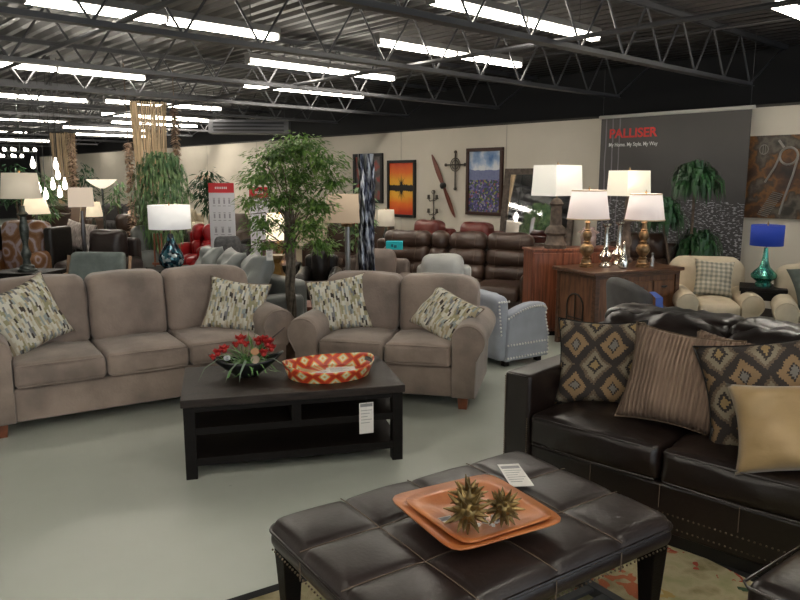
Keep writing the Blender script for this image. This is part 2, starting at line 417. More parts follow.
def rugmat():
    m=mat('floral_rug',(.3,.27,.18),.95); e=N(m); o=e.tc.outputs['Object']; x,y,z=e.sep()
    n=e.noise(o,9.,5.); base=e.ramp(n,[(.3,(.22,.19,.085)),(.5,(.42,.36,.22)),(.7,(.30,.30,.15))])
    v=e.nt.nodes.new('ShaderNodeTexVoronoi'); v.inputs['Scale'].default_value=6.; wx=e.noise(o,5.,4.); wy=e.noise(e.comb(y,x,z),6.,4.); e.lk(e.comb(e.ma('MULTIPLY_ADD',wx,.75,x),e.ma('MULTIPLY_ADD',wy,.75,y),0.),v.inputs['Vector'])
    spot=e.ma('LESS_THAN',e.ma('ADD',v.outputs['Distance'],e.ma('MULTIPLY',n,.3)),.42)
    cr=e.ramp(e.white(v.outputs['Color']),[(0,(.35,.05,.025)),(.3,(.03,.07,.03)),(.5,(.36,.25,.08)),(.65,(.02,.03,.02)),(.8,(.42,.12,.05))],True)
    e.col(e.mix(spot,base,cr)); e.bump(e.noise(o,200.),.5); return m
rugm=rugmat()

# ---------------------------------------------------------------- cushions
def pillow_bm(w,h,t,ear=.03,seed=1.,sag=0.):
    g=G(); n=22
    for side in(1,-1):
        vs=[];fs=[]
        for i in range(n+1):
            for j in range(n+1):
                u=-1+2*i/n; v=-1+2*j/n
                pin=1-.115*(1-v*v)*abs(u)**3; pin2=1-.115*(1-u*u)*abs(v)**3
                x=u*w/2*pin; z=v*h/2*pin2
                th=t/2*((1-u**4)*(1-v**4))**.55*(1-.15*u*u*v*v)
                nz=noise.noise(Vector((u*1.8+seed,v*1.8,side*2.)))*.18*t+noise.noise(Vector((u*5+seed,v*5,side)))*.04*t
                edge=(1-u*u)*(1-v*v)
                z-=sag*(1-u*u)*max(0,v)
                vs.append((x,-side*(th+nz*min(1,edge*3)),z))
        for i in range(n):
            for j in range(n):
                a=i*(n+1)+j; fs.append((a,a+1,a+n+2,a+n+1))
        g.add(vs,fs)
    return g
def pillow(root,lx,ly,lz,w,h,t,m,label,group=None,tilt=15,roll=0,yaw=0,seed=1.,pipe=None,name='throw_pillow',sag=0.,ear=.03,cat='pillow'):
    p=loc2w(root,lx,ly,lz) if root else Vector((lx,ly,lz)); a=(root.rotation_euler.z if root else 0)+R(yaw)
    g=pillow_bm(w,h,t,ear,seed,sag)
    M=Matrix.Translation(p)@Matrix.Rotation(a,4,'Z')@Matrix.Rotation(-R(tilt),4,'X')@Matrix.Rotation(R(roll),4,'Y')
    if pipe:
        e=thing(name,label,cat,group=group); e.matrix_world=M
        me=g.build('cover',m,e,smooth=80)
        for o2 in [me]: 
            b=bmesh.new(); b.from_mesh(o2.data); bmesh.ops.remove_doubles(b,verts=b.verts,dist=.0004); bmesh.ops.recalc_face_normals(b,faces=b.faces); b.to_mesh(o2.data); b.free()
        pts=[];n=22
        def edge(u,v): return (u*w/2*(1-.115*(1-v*v)*abs(u)**3),0,v*h/2*(1-.115*(1-u*u)*abs(v)**3)-sag*(1-u*u)*max(0,v))
        for i in range(n): pts.append(edge(-1+2*i/n,-1))
        for i in range(n): pts.append(edge(1,-1+2*i/n))
        for i in range(n): pts.append(edge(1-2*i/n,1))
        for i in range(n): pts.append(edge(-1,1-2*i/n))
        q=G(); q.tube(pts,.005,6,closed=True); q.build('piping',pipe,e)
        return e
    o=g.build(name,m,smooth=80); b=bmesh.new(); b.from_mesh(o.data); bmesh.ops.remove_doubles(b,verts=b.verts,dist=.0004); bmesh.ops.recalc_face_normals(b,faces=b.faces); b.to_mesh(o.data); b.free()
    tag(o,label,cat,group); o.matrix_world=M; return o

def arc(cx,cz,r,a0,a1,n): return [(cx+r*math.cos(R(a0+(a1-a0)*i/n)),cz+r*math.sin(R(a0+(a1-a0)*i/n))) for i in range(n+1)]
def rolled_arm(root,x,D,m,H=.66,w=.18,roll=.13,side=-1,foot=.09,pipe=None,name='arm'):
    """rolled arm whose inner face is at local x, growing outward (side -1 left, +1 right)"""
    cz=H-roll; cx=roll*.95
    poly=[(0,foot),(0,cz-.02)]+arc(cx,cz,roll,175,-40,16)+[(w+.0,cz-roll*1.15),(w-.01,foot)]
    poly=[(x+side*px,pz) for px,pz in poly]
    g=G(); k=len(poly); ys=[.0,.012,.035,.2,.45,D-.12,D-.04]; cxm=x+side*w*.55; czm=H*.55
    vs=[];fs=[]
    for i,y in enumerate(ys):
        sc=[.93,.98,1,1,1,1,.98][i]
        for px,pz in poly: vs.append((cxm+(px-cxm)*sc,y,max(foot,czm+(pz-czm)*sc)+(.004 if i in(3,4) and pz>.5 else 0)))
    for i in range(len(ys)-1):
        for j in range(k): fs.append((i*k+j,i*k+(j+1)%k,(i+1)*k+(j+1)%k,(i+1)*k+j))
    fs.append(tuple(range(k))); fs.append(tuple((len(ys)-1)*k+j for j in range(k)))
    g.add(vs,fs); o=g.build(name,m,root,smooth=50)
    q=G(); q.tube([(px,.002,pz) for px,pz in [(cxm+(a-cxm)*.95,czm+(b-czm)*.95) for a,b in poly[1:-1]]],.006,6)
    q.build('welt',pipe or m,o); return o
def taupe_sofa(root,W,D,n,m,foot=woodfoot,aw=.19,SH=.47,BH=.93,footh=.085,armh=.67,roll=.135):
    # base
    g=G(); g.rbox(aw-.01,W-aw+.01,.035,D-.05,footh,.31,r=.02,n=4); g.build('base',m,root)
    rolled_arm(root,aw,D,m,armh,aw-.01,roll,-1,footh); rolled_arm(root,W-aw,D,m,armh,aw-.01,roll,1,footh)
    g=G(); g.rbox(aw*.45,W-aw*.45,D-.2,D,footh,BH-.1,r=.06,n=5,warp=lambda p,u,v,w:Vector((p.x,p.y+.03*w,p.z))); g.build('back_frame',m,root)
    iw=(W-2*aw)/n
    for i in range(n):
        x0=aw+i*iw; s=i*3.1+W
        g=G(); g.rbox(x0+.004,x0+iw-.004,.0,D-.25,.315,SH,r=.035,n=9,crown=.025,front=.012,wr=.007,ws=7,seed=s)
        c=g.build('seat_cushion',m,root,smooth=60)
        q=G(); q.tube([(x0+.02,.006,SH-.012),(x0+iw*.5,-.008,SH-.006),(x0+iw-.02,.006,SH-.012)],.005,6); q.tube([(x0+.02,.004,.325),(x0+iw*.5,-.006,.325),(x0+iw-.02,.004,.325)],.005,6); q.build('welt',m,c)
        def wp(p,u,v,w,i=i):
            lean=(w+1)*.5
            p.y+=.09*lean; 
            if w>0: p.z+=.02*(1-u*u)
            if (i==0 and u<0) or (i==n-1 and u>0): 
                if w>.3: p.z-=.07*max(0,abs(u)-.6)*(w)
            return p
        g=G(); g.rbox(x0+.003-(.12 if i==0 else 0),x0+iw-.003+(.12 if i==n-1 else 0),D-.42,D-.19,SH-.02,BH,r=.065,n=9,front=.045,wr=.014,ws=6,seed=s+5,warp=wp)
        g.build('back_cushion',m,root,smooth=60)
    for x in (.07,W-.07-.07):
        for y in (.04,D-.14):
            g=G(); g.add([(x,y,0),(x+.06,y,0),(x+.06,y+.06,0),(x,y+.06,0),(x-.008,y-.008,footh+.01),(x+.07,y-.008,footh+.01),(x+.07,y+.07,footh+.01),(x-.008,y+.07,footh+.01)],[(0,1,2,3),(4,5,6,7),(0,1,5,4),(1,2,6,5),(2,3,7,6),(3,0,4,7)])
            g.build('foot',foot,root,smooth=0)
sofa=thing('sofa','taupe suede three-seat sofa with rolled arms, left of the ficus','sofa',(-2.62,4.33,0),rz(58))
taupe_sofa(sofa,2.07,.95,3,taupe)
love=thing('loveseat','taupe suede two-seat loveseat with rolled arms, right of the ficus','sofa',(-.80,5.25,0),rz(103))
taupe_sofa(love,1.385,.86,2,taupe,armh=.635,BH=.885,roll=.122)
GP='mosaic print pillows on the taupe sofas'
pillow(sofa,.33,.44,.705,.50,.48,.16,mos,'mosaic print pillow at the left end of the three-seat sofa',GP,18,-18,20,1.,taupe)
pillow(sofa,1.80,.38,.655,.48,.43,.16,mos,'mosaic print pillow at the right end of the three-seat sofa',GP,24,10,-26,3.,taupe)
pillow(love,.23,.42,.665,.48,.45,.16,mos,'mosaic print pillow at the left end of the loveseat',GP,22,-9,14,6.,taupe)
pillow(love,1.09,.36,.625,.52,.38,.15,mos,'mosaic print pillow leaning on the right arm of the loveseat',GP,34,20,-24,9.,taupe)

# ---------------------------------------------------------------- coffee table
ct=thing('coffee_table','low espresso wood coffee table with open shelves, in front of the taupe sofas','table',(-1.19,3.745,0),rz(75.8))
L,Wd,H=1.26,.72,.462
g=G(); g.box(0,L,0,Wd,H-.045,H); g.build('tabletop',mat('espresso_lit_top',(.020,.013,.010),.42,var=.4,vs=7,stretch=(1,7,7),bump=.2,bs=30,spec=.3),ct,smooth=0,bevel=.004)  # brownish reflection on the top is put into a lighter base colour
for x in(0.012,L-.075):
    for y in(.012,Wd-.075): g=G(); g.box(x,x+.063,y,y+.063,0,H-.045); g.build('leg',espresso,ct,smooth=0,bevel=.003)
g=G(); g.box(.02,L-.02,.03,Wd-.03,.265,.29); g.box(.075,L-.075,.014,.034,.255,.295); g.build('shelf',espresso,ct,smooth=0,bevel=.002)
g=G(); g.box(.02,L-.02,.03,Wd-.03,.085,.115); g.box(.075,L-.075,.014,.034,.075,.12); g.build('shelf',espresso,ct,smooth=0,bevel=.002)
g=G(); g.box(L/2-.03,L/2+.025,.016,Wd-.02,.295,H-.045); g.build('divider',espresso,ct,smooth=0,bevel=.002)
for y in (.014,Wd-.034): g=G(); g.box(.075,L-.075,y,y+.02,H-.075,H-.045); g.build('apron',espresso,ct,smooth=0)
# price tag
def hangtag(loc,r,w,h,label,root_h=.03,tilt=0,name='price_tag'):
    t=thing(name,label,'price tag',loc,r)
    g=G(); g.box(-w/2,w/2,-.001,.001,-h,0); g.build('card',white,t,smooth=0)
    g=G(); g.m(0).box(-w/2+.006,w/2-.006,-.002,-.001,-h*.13,-h*.03); 
    for i in range(5): g.box(-w/2+.01,w/2-.01-(i%3)*w*.15,-.002,-.001,-h*(.24+.1*i)-.003,-h*(.24+.1*i))
    g.build('printing',greyink,t,smooth=0)
    if root_h: g=G(); g.tube([(0,0,-.006),(0,0,root_h)],.0015,5); g.build('cord',blackm,t)
    return t
p=loc2w(ct,L-.235,-.008,.375); hangtag(p,ct.rotation_euler.z+R(4),.085,.185,'white price tag hanging from the front of the coffee table')
# oval tray
def trayprint():
    m=mat('orange_ikat_print',(.7,.2,.05),.35,coat=.3); e=N(m); x,y,z=e.sep()
    ang=e.ma('ARCTAN2',y,x); u=e.ma('MULTIPLY',ang,1.75); v=e.ma('MULTIPLY',z,11.)
    d=e.ma('ADD',e.ma('ABSOLUTE',e.ma('SUBTRACT',e.ma('FRACT',u),.5)),e.ma('MULTIPLY',e.ma('ABSOLUTE',e.ma('SUBTRACT',e.ma('FRACT',v),.5)),.8))
    w=e.ma('SINE',e.ma('MULTIPLY',d,11.))
    e.col(e.ramp(e.ma('MULTIPLY_ADD',w,.5,.5),[(0,(.55,.05,.02)),(.3,(.78,.13,.03)),(.6,(.80,.42,.08)),(.82,(.62,.60,.28)),(.95,(.75,.72,.55))],True)); return m
tp=trayprint()
tr=thing('serving_tray','oval orange and red patterned tray with handle holes, on the coffee table','tray',Vector((*at(329,374,.463).xy,.463)),rz(66))
g=G(); n=64; rows=[(.88,0),(.91,.018),(.945,.036),(.975,.054),(1.0,.068)]; ax_,ay_=.285,.235
vs=[];fs=[]
for k,(s_,z) in enumerate(rows):
    for j in range(n):
        t=2*pi*j/n; zz=z+(.03*abs(math.cos(t))**4*(k/4)); vs.append((ax_*s_*math.cos(t),ay_*s_*math.sin(t),zz))
for k in range(4):
    for j in range(n):
        t=2*pi*(j+.5)/n; 
        if k in(2,) and min(abs(t),abs(t-pi),abs(t-2*pi))<.34: continue
        fs.append((k*n+j,k*n+(j+1)%n,(k+1)*n+(j+1)%n,(k+1)*n+j))
fs.append(tuple(range(n))); g.add(vs,fs); g.build('tray_body',tp,tr,smooth=50,solid=.006)
for i,(x,y,a) in enumerate([(-.03,.0,.3),(.09,.03,-.2)]):
    o=G(); M=Matrix.Translation((x,y,.0085+.0025*i))@Matrix.Rotation(a,4,'Z'); o.box(-.09,.09,-.06,.06,0,.0015,M)
    o=o.build('paper_card',white,tr,smooth=0); q=G(); 
    for k in range(6): q.box(-.07,.05-(k%3)*.02,-.045+k*.016,-.041+k*.016,.0016,.002,M)
    q.build('printing',greyink,o,smooth=0)
# flower arrangement
lilyleaf=mat('lily_leaf',(.08,.22,.06),.4,col2=(.20,.38,.12),vs=20)
fl=thing('floral_arrangement','red flowers and green blades in a black boat-shaped bowl, on the coffee table','flowers',Vector((*at(247,376,.463).xy,.463)),rz(80))
g=G(); vs=[];fs=[];n=28;K=7
for k in range(K+1):
    t=k/K; 
    for j in range(n):
        a=2*pi*j/n; cx=math.cos(a); sy=math.sin(a); r_=.45+.55*math.sin(t*pi/2); 
        vs.append((.225*r_*cx*(.62+.38*t),.095*r_*sy,t*.10+.045*t*abs(cx)**3))
for k in range(K):
    for j in range(n): fs.append((k*n+j,k*n+(j+1)%n,(k+1)*n+(j+1)%n,(k+1)*n+j))
fs.append(tuple(range(n))); g.add(vs,fs); g.build('bowl',mat('black_ceramic',(.008,.009,.009),.35),fl,smooth=70,solid=.006)
g=G(); g.lathe([(.001,.07),(.075,.075),(.001,.085)],(0,0,0),16,sx=1.9,sy=.85); g.build('moss',mat('moss',(.05,.06,.03),.95,bump=.5),fl)
random.seed(11)
for i in range(80):
    a=random.uniform(0,2*pi); l=random.uniform(.10,.2); up=random.uniform(.3,1.2); q=G(); pts=[]
    ox,oy=random.uniform(-.07,.07),random.uniform(-.02,.02)
    for k in range(6):
        t=k/5; pts.append((ox+math.cos(a)*l*t*.9,oy+math.sin(a)*l*t*.6,max(.02,.08+up*l*t-1.1*l*t*t*(1.6-up))))
    q.blade(pts,.018); q.build('leaf_blade',lilyleaf,fl)
for pts in ([(-.08,-.03,.1),(-.16,-.06,.13),(-.24,-.08,.08),(-.28,-.1,-.0)],[(-.02,-.04,.1),(-.05,-.09,.11),(-.1,-.12,.06),(-.12,-.13,.0)],[(.0,-.04,.1),(.0,-.09,.12),(-.03,-.13,.06),(-.04,-.14,.0)],[(.08,-.03,.1),(.16,-.06,.12),(.22,-.08,.08),(.25,-.08,.05)]):
    q=G(); q.blade(pts,.016); q.build('leaf_blade',mat('pale_leaf',(.22,.30,.22),.5),fl)
redp=mat('red_petal',(.30,.006,.012),.45,col2=(.60,.05,.04),vs=22)
for (x,y,z,s0) in [(-.165,-.02,.125,1),(-.13,.02,.135,1.1),(-.19,-.04,.105,.8),(-.03,.02,.19,1.2),(.0,-.01,.17,.8),(.075,.02,.175,1.1),(.13,.0,.165,1.3),(.15,-.02,.14,1),(.105,-.05,.12,1.0),(.11,.03,.19,.9),(-.06,.03,.16,.8)]:
    s_=s0*1.4; z+=.02; q=G()
    for k in range(7):
        a=2*pi*k/7+x*9; d=Vector((math.cos(a)*.8,math.sin(a)*.6,.75)).normalized(); sd=Vector((-math.sin(a),math.cos(a),0)); p0=Vector((x,y,z)); l=.034*s_
        q.add([p0,p0+d*l*.6+sd*l*.38,p0+d*l,p0+d*l*.6-sd*l*.38],[(0,1,2,3)])
    q.ball((x,y,z+.006),.012*s_,8); q.build('blossom',redp,fl,smooth=70); q=G(); q.tube([(x*.6,y*.5,.08),(x,y,z)],.002,5); q.build('stem',greenleaf,fl)
q=G(); q.lathe([(.004,0),(.012,.004),(.024,.01),(.026,.018),(.02,.012),(.008,.006)],(0,0,0),14,M=Matrix.Translation((.055,-.075,.12))@Matrix.Rotation(R(75),4,'X')); q.build('seed_pod',mat('beige_pod',(.42,.33,.25),.8),fl)
q=G(); q.lathe([(.004,0),(.02,.004),(.026,.012),(.01,.01)],(0,0,0),14,M=Matrix.Translation((.055,-.05,.155))@Matrix.Rotation(R(40),4,'X')); q.build('seed_pod',mat('orange_pod',(.5,.26,.14),.8),fl)
q=G(); q.ball((-.11,-.05,.13),.022,8,.8); q.build('silver_berry',mat('silver_berry',(.5,.52,.55),.4,var=.5,vs=60),fl)
q=G(); q.tube([(.1,.03,.15),(.16,.06,.22),(.235,.09,.275)],[.004,.005,.002],6); q.build('feather_stem',mat('black_feather',(.04,.02,.015),.6),fl)
for i in range(5):
    q=G(); x=-.04+i*.025; q.blade([(x*.5,.03,.1),(x,.04,.19),(x*1.5,.05,.24),(x*1.9,.05,.28)],.012); q.build('grass_blade',mat('olive_grass',(.25,.27,.13),.6),fl)

# ---------------------------------------------------------------- leather ottoman
otleather=mat('ottoman_leather',(.020,.0135,.0125),.37,var=.2,vs=4,bump=.08,bs=60,spec=.6)
ot=thing('ottoman','large dark leather cocktail ottoman with square tufted panels, nearest the camera','ottoman',(-.485,2.43,0),rz(56))
OL,OW=1.24,.83   # local y points away from AB edge? the far long edge is AB
def ogrid(name,npx,npy):
    g=G(); nx,ny=64,48; vs=[];fs=[]
    for i in range(nx+1):
        for j in range(ny+1):
            u=i/nx; v=j/ny; x=u*OL; y=-v*OW
            su=abs(math.sin(pi*u*npx)); sv=abs(math.sin(pi*v*npy))
            puff=.018*((su+.02)**.38)*((sv+.02)**.38)-.007*(math.exp(-(su*9)**2)+math.exp(-(sv*9)**2))
            e_=min(u,1-u)*OL; f_=min(v,1-v)*OW; d=min(e_,f_); drop=-.03*max(0,1-d/.035)**2
            wv=noise.noise(Vector((x*9,y*9,1)))*.002+noise.noise(Vector((x*3,y*3,4)))*.004
            rr=.055; qx=max(rr,min(OL-rr,x)); qy=min(-rr,max(-OW+rr,y)); dx,dy=x-qx,y-qy; dl=math.hypot(dx,dy)
            if dx*dy: f=max(abs(dx),abs(dy))/dl; x,y=qx+dx*f,qy+dy*f
            vs.append((x,y,.437+puff+drop+wv))
    for i in range(nx):
        for j in range(ny): a=i*(ny+1)+j; fs.append((a,a+1,a+ny+2,a+ny+1))
    g.add(vs,fs); return g
g=ogrid('t',4,3)
topo=g.build('cushion_top',otleather,ot,smooth=75,solid=-.0)
g=G(); g.rbox(.002,OL-.002,-OW+.002,-.002,.325,.415,r=.045,n=10); g.build('side_band',otleather,ot,smooth=60)
g=G()
P=[]
for cx,cy,a0 in ((OL-.06,-.06,0),(.06,-.06,90),(.06,-OW+.06,180),(OL-.06,-OW+.06,270)):
    for k in range(7): P.append((cx+.062*math.cos(R(a0+15*k)),cy+.062*math.sin(R(a0+15*k)),.408))
g.tube(P,.006,6,closed=True); g.build('piping',darkleather,ot)
for k in range(1,4):
    x=OL*k/4; g=G(); g.tube([(x,-OW*j/24,.437-.004+.018*((abs(math.sin(pi*j/24*3))+.02)**.38)*.25) for j in range(25)],.0022,5); g.build('seam',stitch,ot)
    g=G(); g.tube([(x,-OW-.001,.41),(x,-OW-.001,.33)],.0022,5); g.build('seam',stitch,ot); g=G(); g.tube([(x,.001,.41),(x,.001,.33)],.0022,5); g.build('seam',stitch,ot)
for k in range(1,3):
    y=-OW*k/3; g=G(); g.tube([(OL*j/32,y,.437-.004+.018*((abs(math.sin(pi*j/32*4))+.02)**.38)*.25) for j in range(33)],.0022,5); g.build('seam',stitch,ot)
    for x in(-.001,OL+.001): g=G(); g.tube([(x,y,.41),(x,y,.33)],.0022,5); g.build('seam',stitch,ot)
def nailrow(root,pts_list,r,m,name='nailhead_trim'):
    g=G()
    for (a,b,n_) in pts_list:
        a=Vector(a); b=Vector(b)
        for k in range(n_+1): g.ball(a.lerp(b,k/n_),r,6)
    o=g.build(name,m,root,smooth=80); o['kind']='stuff'; return o
nailrow(ot,[((.05,-.002,.34),(OL-.05,-.002,.34),56),((OL-.002,-.05,.34),(OL-.002,-OW+.05,.34),36),((OL-.05,-OW+.002,.34),(.05,-OW+.002,.34),56),((.002,-OW+.05,.34),(.002,-.05,.34),36)],.0042,nailm)
for x in(.02,OL-.10):
    for y in(-.10,-OW+.02):
        g=G(); c=.018; g.add([(x+c,y+c,0),(x+.08-c,y+c,0),(x+.08-c,y+.08-c,0),(x+c,y+.08-c,0),(x,y,.33),(x+.08,y,.33),(x+.08,y+.08,.33),(x,y+.08,.33)],[(0,1,2,3),(4,5,6,7),(0,1,5,4),(1,2,6,5),(2,3,7,6),(3,0,4,7)])
        g.build('leg',espresso,ot,smooth=0,bevel=.004)
g=G()
for k in range(9): g.box(.15,1.14,-.78+k*.078,-.745+k*.078,.035,.05)
for x in(.15,1.14): g.box(x,x+.035,-.80,-.10,.012,.055)
RUGZ=.012
sl=g.build('bench',mat('grey_metal_slats',(.06,.062,.066),.4),smooth=0)
tag(sl,'low dark slatted rack lying on the rug beneath the ottoman','rack'); sl.location=ot.location; sl.rotation_euler=ot.rotation_euler; sl.name='slatted_rack'
# rug
q=Vector((.95,3.62,0)); RL=(2.6,3.0)
rg=thing('area_rug','floral area rug with a black border under the leather ottoman','rug',(q.x,q.y,0),rz(148))
g=G(); g.box(.045,RL[1],-RL[0],-.045,.0,.011); g.build('rug_field',rugm,rg,smooth=0)
g=G(); g.box(0,RL[1],-.045,0,0,.012); g.box(0,.045,-RL[0],-.045,0,.012); g.build('rug_border',mat('black_rug_border',(.012,.012,.012),.9),rg,smooth=0)
random.seed(5)
# square plates
def plate(loc,rot,s_,label,h=.03,z=0):
    g=G(); n=14; vs=[];fs=[]
    rows=[(.50,0.0),(.6,.004),(.85,h*.7),(1.,h)]
    def sq(t,s__):
        c,s2=math.cos(t),math.sin(t); p_=9; r_=(abs(c)**p_+abs(s2)**p_)**(-1/p_); return (s__*r_*c,s__*r_*s2)
    m_=64
    for s__,zz in rows:
        for j in range(m_): x,y=sq(2*pi*(j+.5)/m_,s_/2*s__); vs.append((x,y,zz))
    for k in range(3):
        for j in range(m_): fs.append((k*m_+j,k*m_+(j+1)%m_,(k+1)*m_+(j+1)%m_,(k+1)*m_+j))
    fs.append(tuple(range(m_))); g.add(vs,fs)
    o=g.build('square_plate',copper,smooth=50,solid=.005); tag(o,label,'plate','orange square plates on the ottoman'); o.location=loc; o.rotation_euler=(0,0,rot); return o
copper=mat('orange_glazed_copper',(.36,.10,.025),.34,.1,col2=(.56,.20,.06),vs=5,coat=.25,bump=.2,bs=35)
A_,B_,C_,D_=[at(u,v,.515) for u,v in((388,497),(478,476),(563,514),(472,545))]
cen=(A_+B_+C_+D_)/4; ang=math.atan2((B_-A_).y,(B_-A_).x)
side=1.12*((B_-A_).length+(C_-B_).length+(D_-C_).length+(A_-D_).length)/4
print('PLATE',cen,math.degrees(ang),side,[(x-y).length for x,y in((A_,B_),(B_,C_),(C_,D_),(D_,A_))])
TZ=.475
plate((cen.x,cen.y,TZ),ang,side,'large orange copper-toned square plate on the ottoman, under the smaller one',.03)
plate((cen.x+.01,cen.y-.006,TZ+.012),ang+.05,side*.86,'smaller orange square plate nested in the larger one on the ottoman',.026)
# spiky urchins
ur=mat('antiqued_gold_spikes',(.20,.14,.055),.35,.8,var=.45,vs=25)
def urchin(loc,r,seed):
    random.seed(seed); g=G(); g.ball((0,0,0),r*.5,12); n_=34
    for i in range(n_):
        z=1-2*(i+.5)/n_; a=i*2.39996+seed; q_=math.sqrt(1-z*z); d=Vector((q_*math.cos(a),q_*math.sin(a),z)); l=r*random.uniform(.88,1.08)
        g.tube([d*r*.35,d*r*.6,d*l],[r*.14,r*.115,r*.02],6)
    return g.build('spiky_ball',ur,smooth=35),loc
for (u,v,z,r_,sd,l) in [(467,511,.575,.082,1,'spiky bronze-gold urchin ornament on the plate, front left and largest'),(468,496,.575,.07,2,'spiky bronze-gold urchin ornament on the plate, tucked behind the largest'),(503,507,.568,.07,3,'spiky bronze-gold urchin ornament on the plate, right of the others')]:
    o,_=urchin(None,r_,sd); o.location=at(u,v,z); tag(o,l,'ornament','spiky urchin ornaments on the plate')
def flatcard(loc,r,w,h,label,name='price_card',cat='card'):
    t=thing(name,label,cat,loc,r); g=G(); g.box(-w/2,w/2,-h/2,h/2,0,.002); g.build('card',white,t,smooth=0)
    g=G(); g.box(-w*.42,w*.42,h*.28,h*.40,.002,.0026)
    for i in range(6): g.box(-w*.4,w*.4-(i%3)*w*.14,h*(.18-.1*i),h*(.18-.1*i)+.004,.002,.0026)
    g.build('printing',greyink,t,smooth=0); return t
pc=at(515,475,.482); pA=at(497,465,.482); pB=at(511,487,.482)
flatcard(pc,math.atan2((pA-pB).y,(pA-pB).x)-pi/2,.09,(pA-pB).length,'white printed price card lying on the far edge of the ottoman')
flatcard(Vector((*at(446,517,.515).xy,TZ+.031)),.4,.05,.035,'small white tag lying on the plate beside the spiky ornaments','paper_tag')
random.seed(3)
g=G()
for i in range(14):
    p=at(random.uniform(478,502),random.uniform(516,527),TZ+.03); g.box(p.x-.006,p.x+.006,p.y-.005,p.y+.005,TZ+.027,TZ+.036,)
o=g.build('white_pebbles',white,smooth=0,bevel=.002); tag(o,'white pebble chips scattered on the plate','pebbles'); o['kind']='stuff'

# ---------------------------------------------------------------- foreground leather sofa
ls=thing('leather_sofa','large dark brown leather sofa with nailhead trim, on the right in front','sofa',(.54,3.62,0),rz(133.5))
W,D,aw=2.38,1.0,.16
def lbox(name,*a,parent=ls,m=darkleather,smooth=60,**k):
    g=G(); g.rbox(*a,**k); return g.build(name,m,parent,smooth=smooth)
for x0 in (0,W-aw):
    a_=lbox('arm',x0,x0+aw,0,D-.05,.07,.665,r=.022,n=8,wr=.004,ws=8,seed=x0)
    nailrow(a_,[((x0+.012,-.002,.11),(x0+.012,-.002,.64),44),((x0+aw-.012,-.002,.11),(x0+aw-.012,-.002,.44),28)],.0045,nailm)
    g=G(); g.tube([(x0+.02,.004,.655),(x0+.02,D-.06,.655)],.005,6); g.tube([(x0+aw-.02,.004,.655),(x0+aw-.02,D-.06,.655)],.005,6); g.tube([(x0+.02,0,.655),(x0+aw-.02,0,.655)],.005,6); g.build('piping',darkleather,a_)
bs=lbox('base',aw,W-aw,.02,D-.05,.07,.30,r=.015,n=10)
nailrow(bs,[((aw+.02,.017,.165),(W-aw-.02,.017,.165),88),((aw+.02,.017,.105),(W-aw-.02,.017,.105),88)],.0045,nailm)
for k in range(1,6): g=G(); x=aw+(W-2*aw)*k/6; g.tube([(x,.017,.185),(x,.017,.295)],.0022,5); g.build('seam',stitch,bs)
g=G(); g.box(.03,W-.03,.03,D-.08,.015,.08); g.build('plinth',blackm,ls,smooth=0)
lbox('back_frame',.02,W-.02,D-.2,D,.07,.80,r=.05,n=8)
iw=(W-2*aw)/3
for i in range(3):
    x0=aw+i*iw
    c=lbox('seat_cushion',x0+.004,x0+iw-.004,-.01,D-.25,.305,.47,r=.035,n=12,crown=.045,front=.014,wr=.013,ws=11,seed=i*4.7+1)
    g=G(); 
    for z in(.458,.318): g.tube([(x0+.02,-.004,z),(x0+iw*.5,-.020,z+(.006 if z>.4 else 0)),(x0+iw-.02,-.004,z)],.0045,6)
    g.build('piping',darkleather,c)
    def wp(p,u,v,w):
        p.y+=.12*(w+1)*.5
        if w>-.2: 
            f=math.sin(p.x*55+4*noise.noise(Vector((p.x*4,p.z*5,i))))*.006*max(0,w+.2)*(1-u*u)
            p.z+=f+.02*(1-u*u)*max(0,w); p.y+=f*1.0
        return p
    lbox('back_cushion',x0+.003,x0+iw-.003,D-.46,D-.2,.46,.90,r=.085,n=16,front=.03,wr=.022,ws=8,seed=i*9.3+2,warp=wp)
    def wq(p,u,v,w):
        f=math.sin(p.x*62+5*noise.noise(Vector((p.x*4,p.y*5,i))))*.006; p.z+=f*(1-u*u)*max(0,w); return p
    lbox('head_roll',x0-.01,x0+iw+.01,D-.27,D+.06,.80,.925,r=.055,n=16,wr=.014,ws=9,seed=i*3.3+7,warp=wq)
GQ='pillows on the dark leather sofa'
pillow(ls,.33,.40,.69,.46,.47,.16,dam,'dark damask pillow with gold medallions at the left end of the leather sofa',None,20,-2,22,2.,blackm)
pillow(ls,.78,.32,.705,.50,.48,.17,rib,'ribbed tan-brown pillow in front, second from the left on the leather sofa',None,24,5,14,4.,mat('tan_piping',(.12,.08,.05),.7))
pillow(ls,.97,.50,.695,.46,.44,.12,rib,'ribbed tan-brown pillow mostly hidden behind its twin and the damask pillow',None,20,3,0,5.)
pillow(ls,1.22,.32,.725,.64,.50,.16,dam,'dark damask pillow with gold medallions behind the plain gold pillow',None,18,-14,12,7.,blackm)
pillow(ls,1.37,.13,.66,.54,.38,.16,gold,'plain gold silk lumbar pillow on the right of the leather sofa',None,24,-10,16,8.)
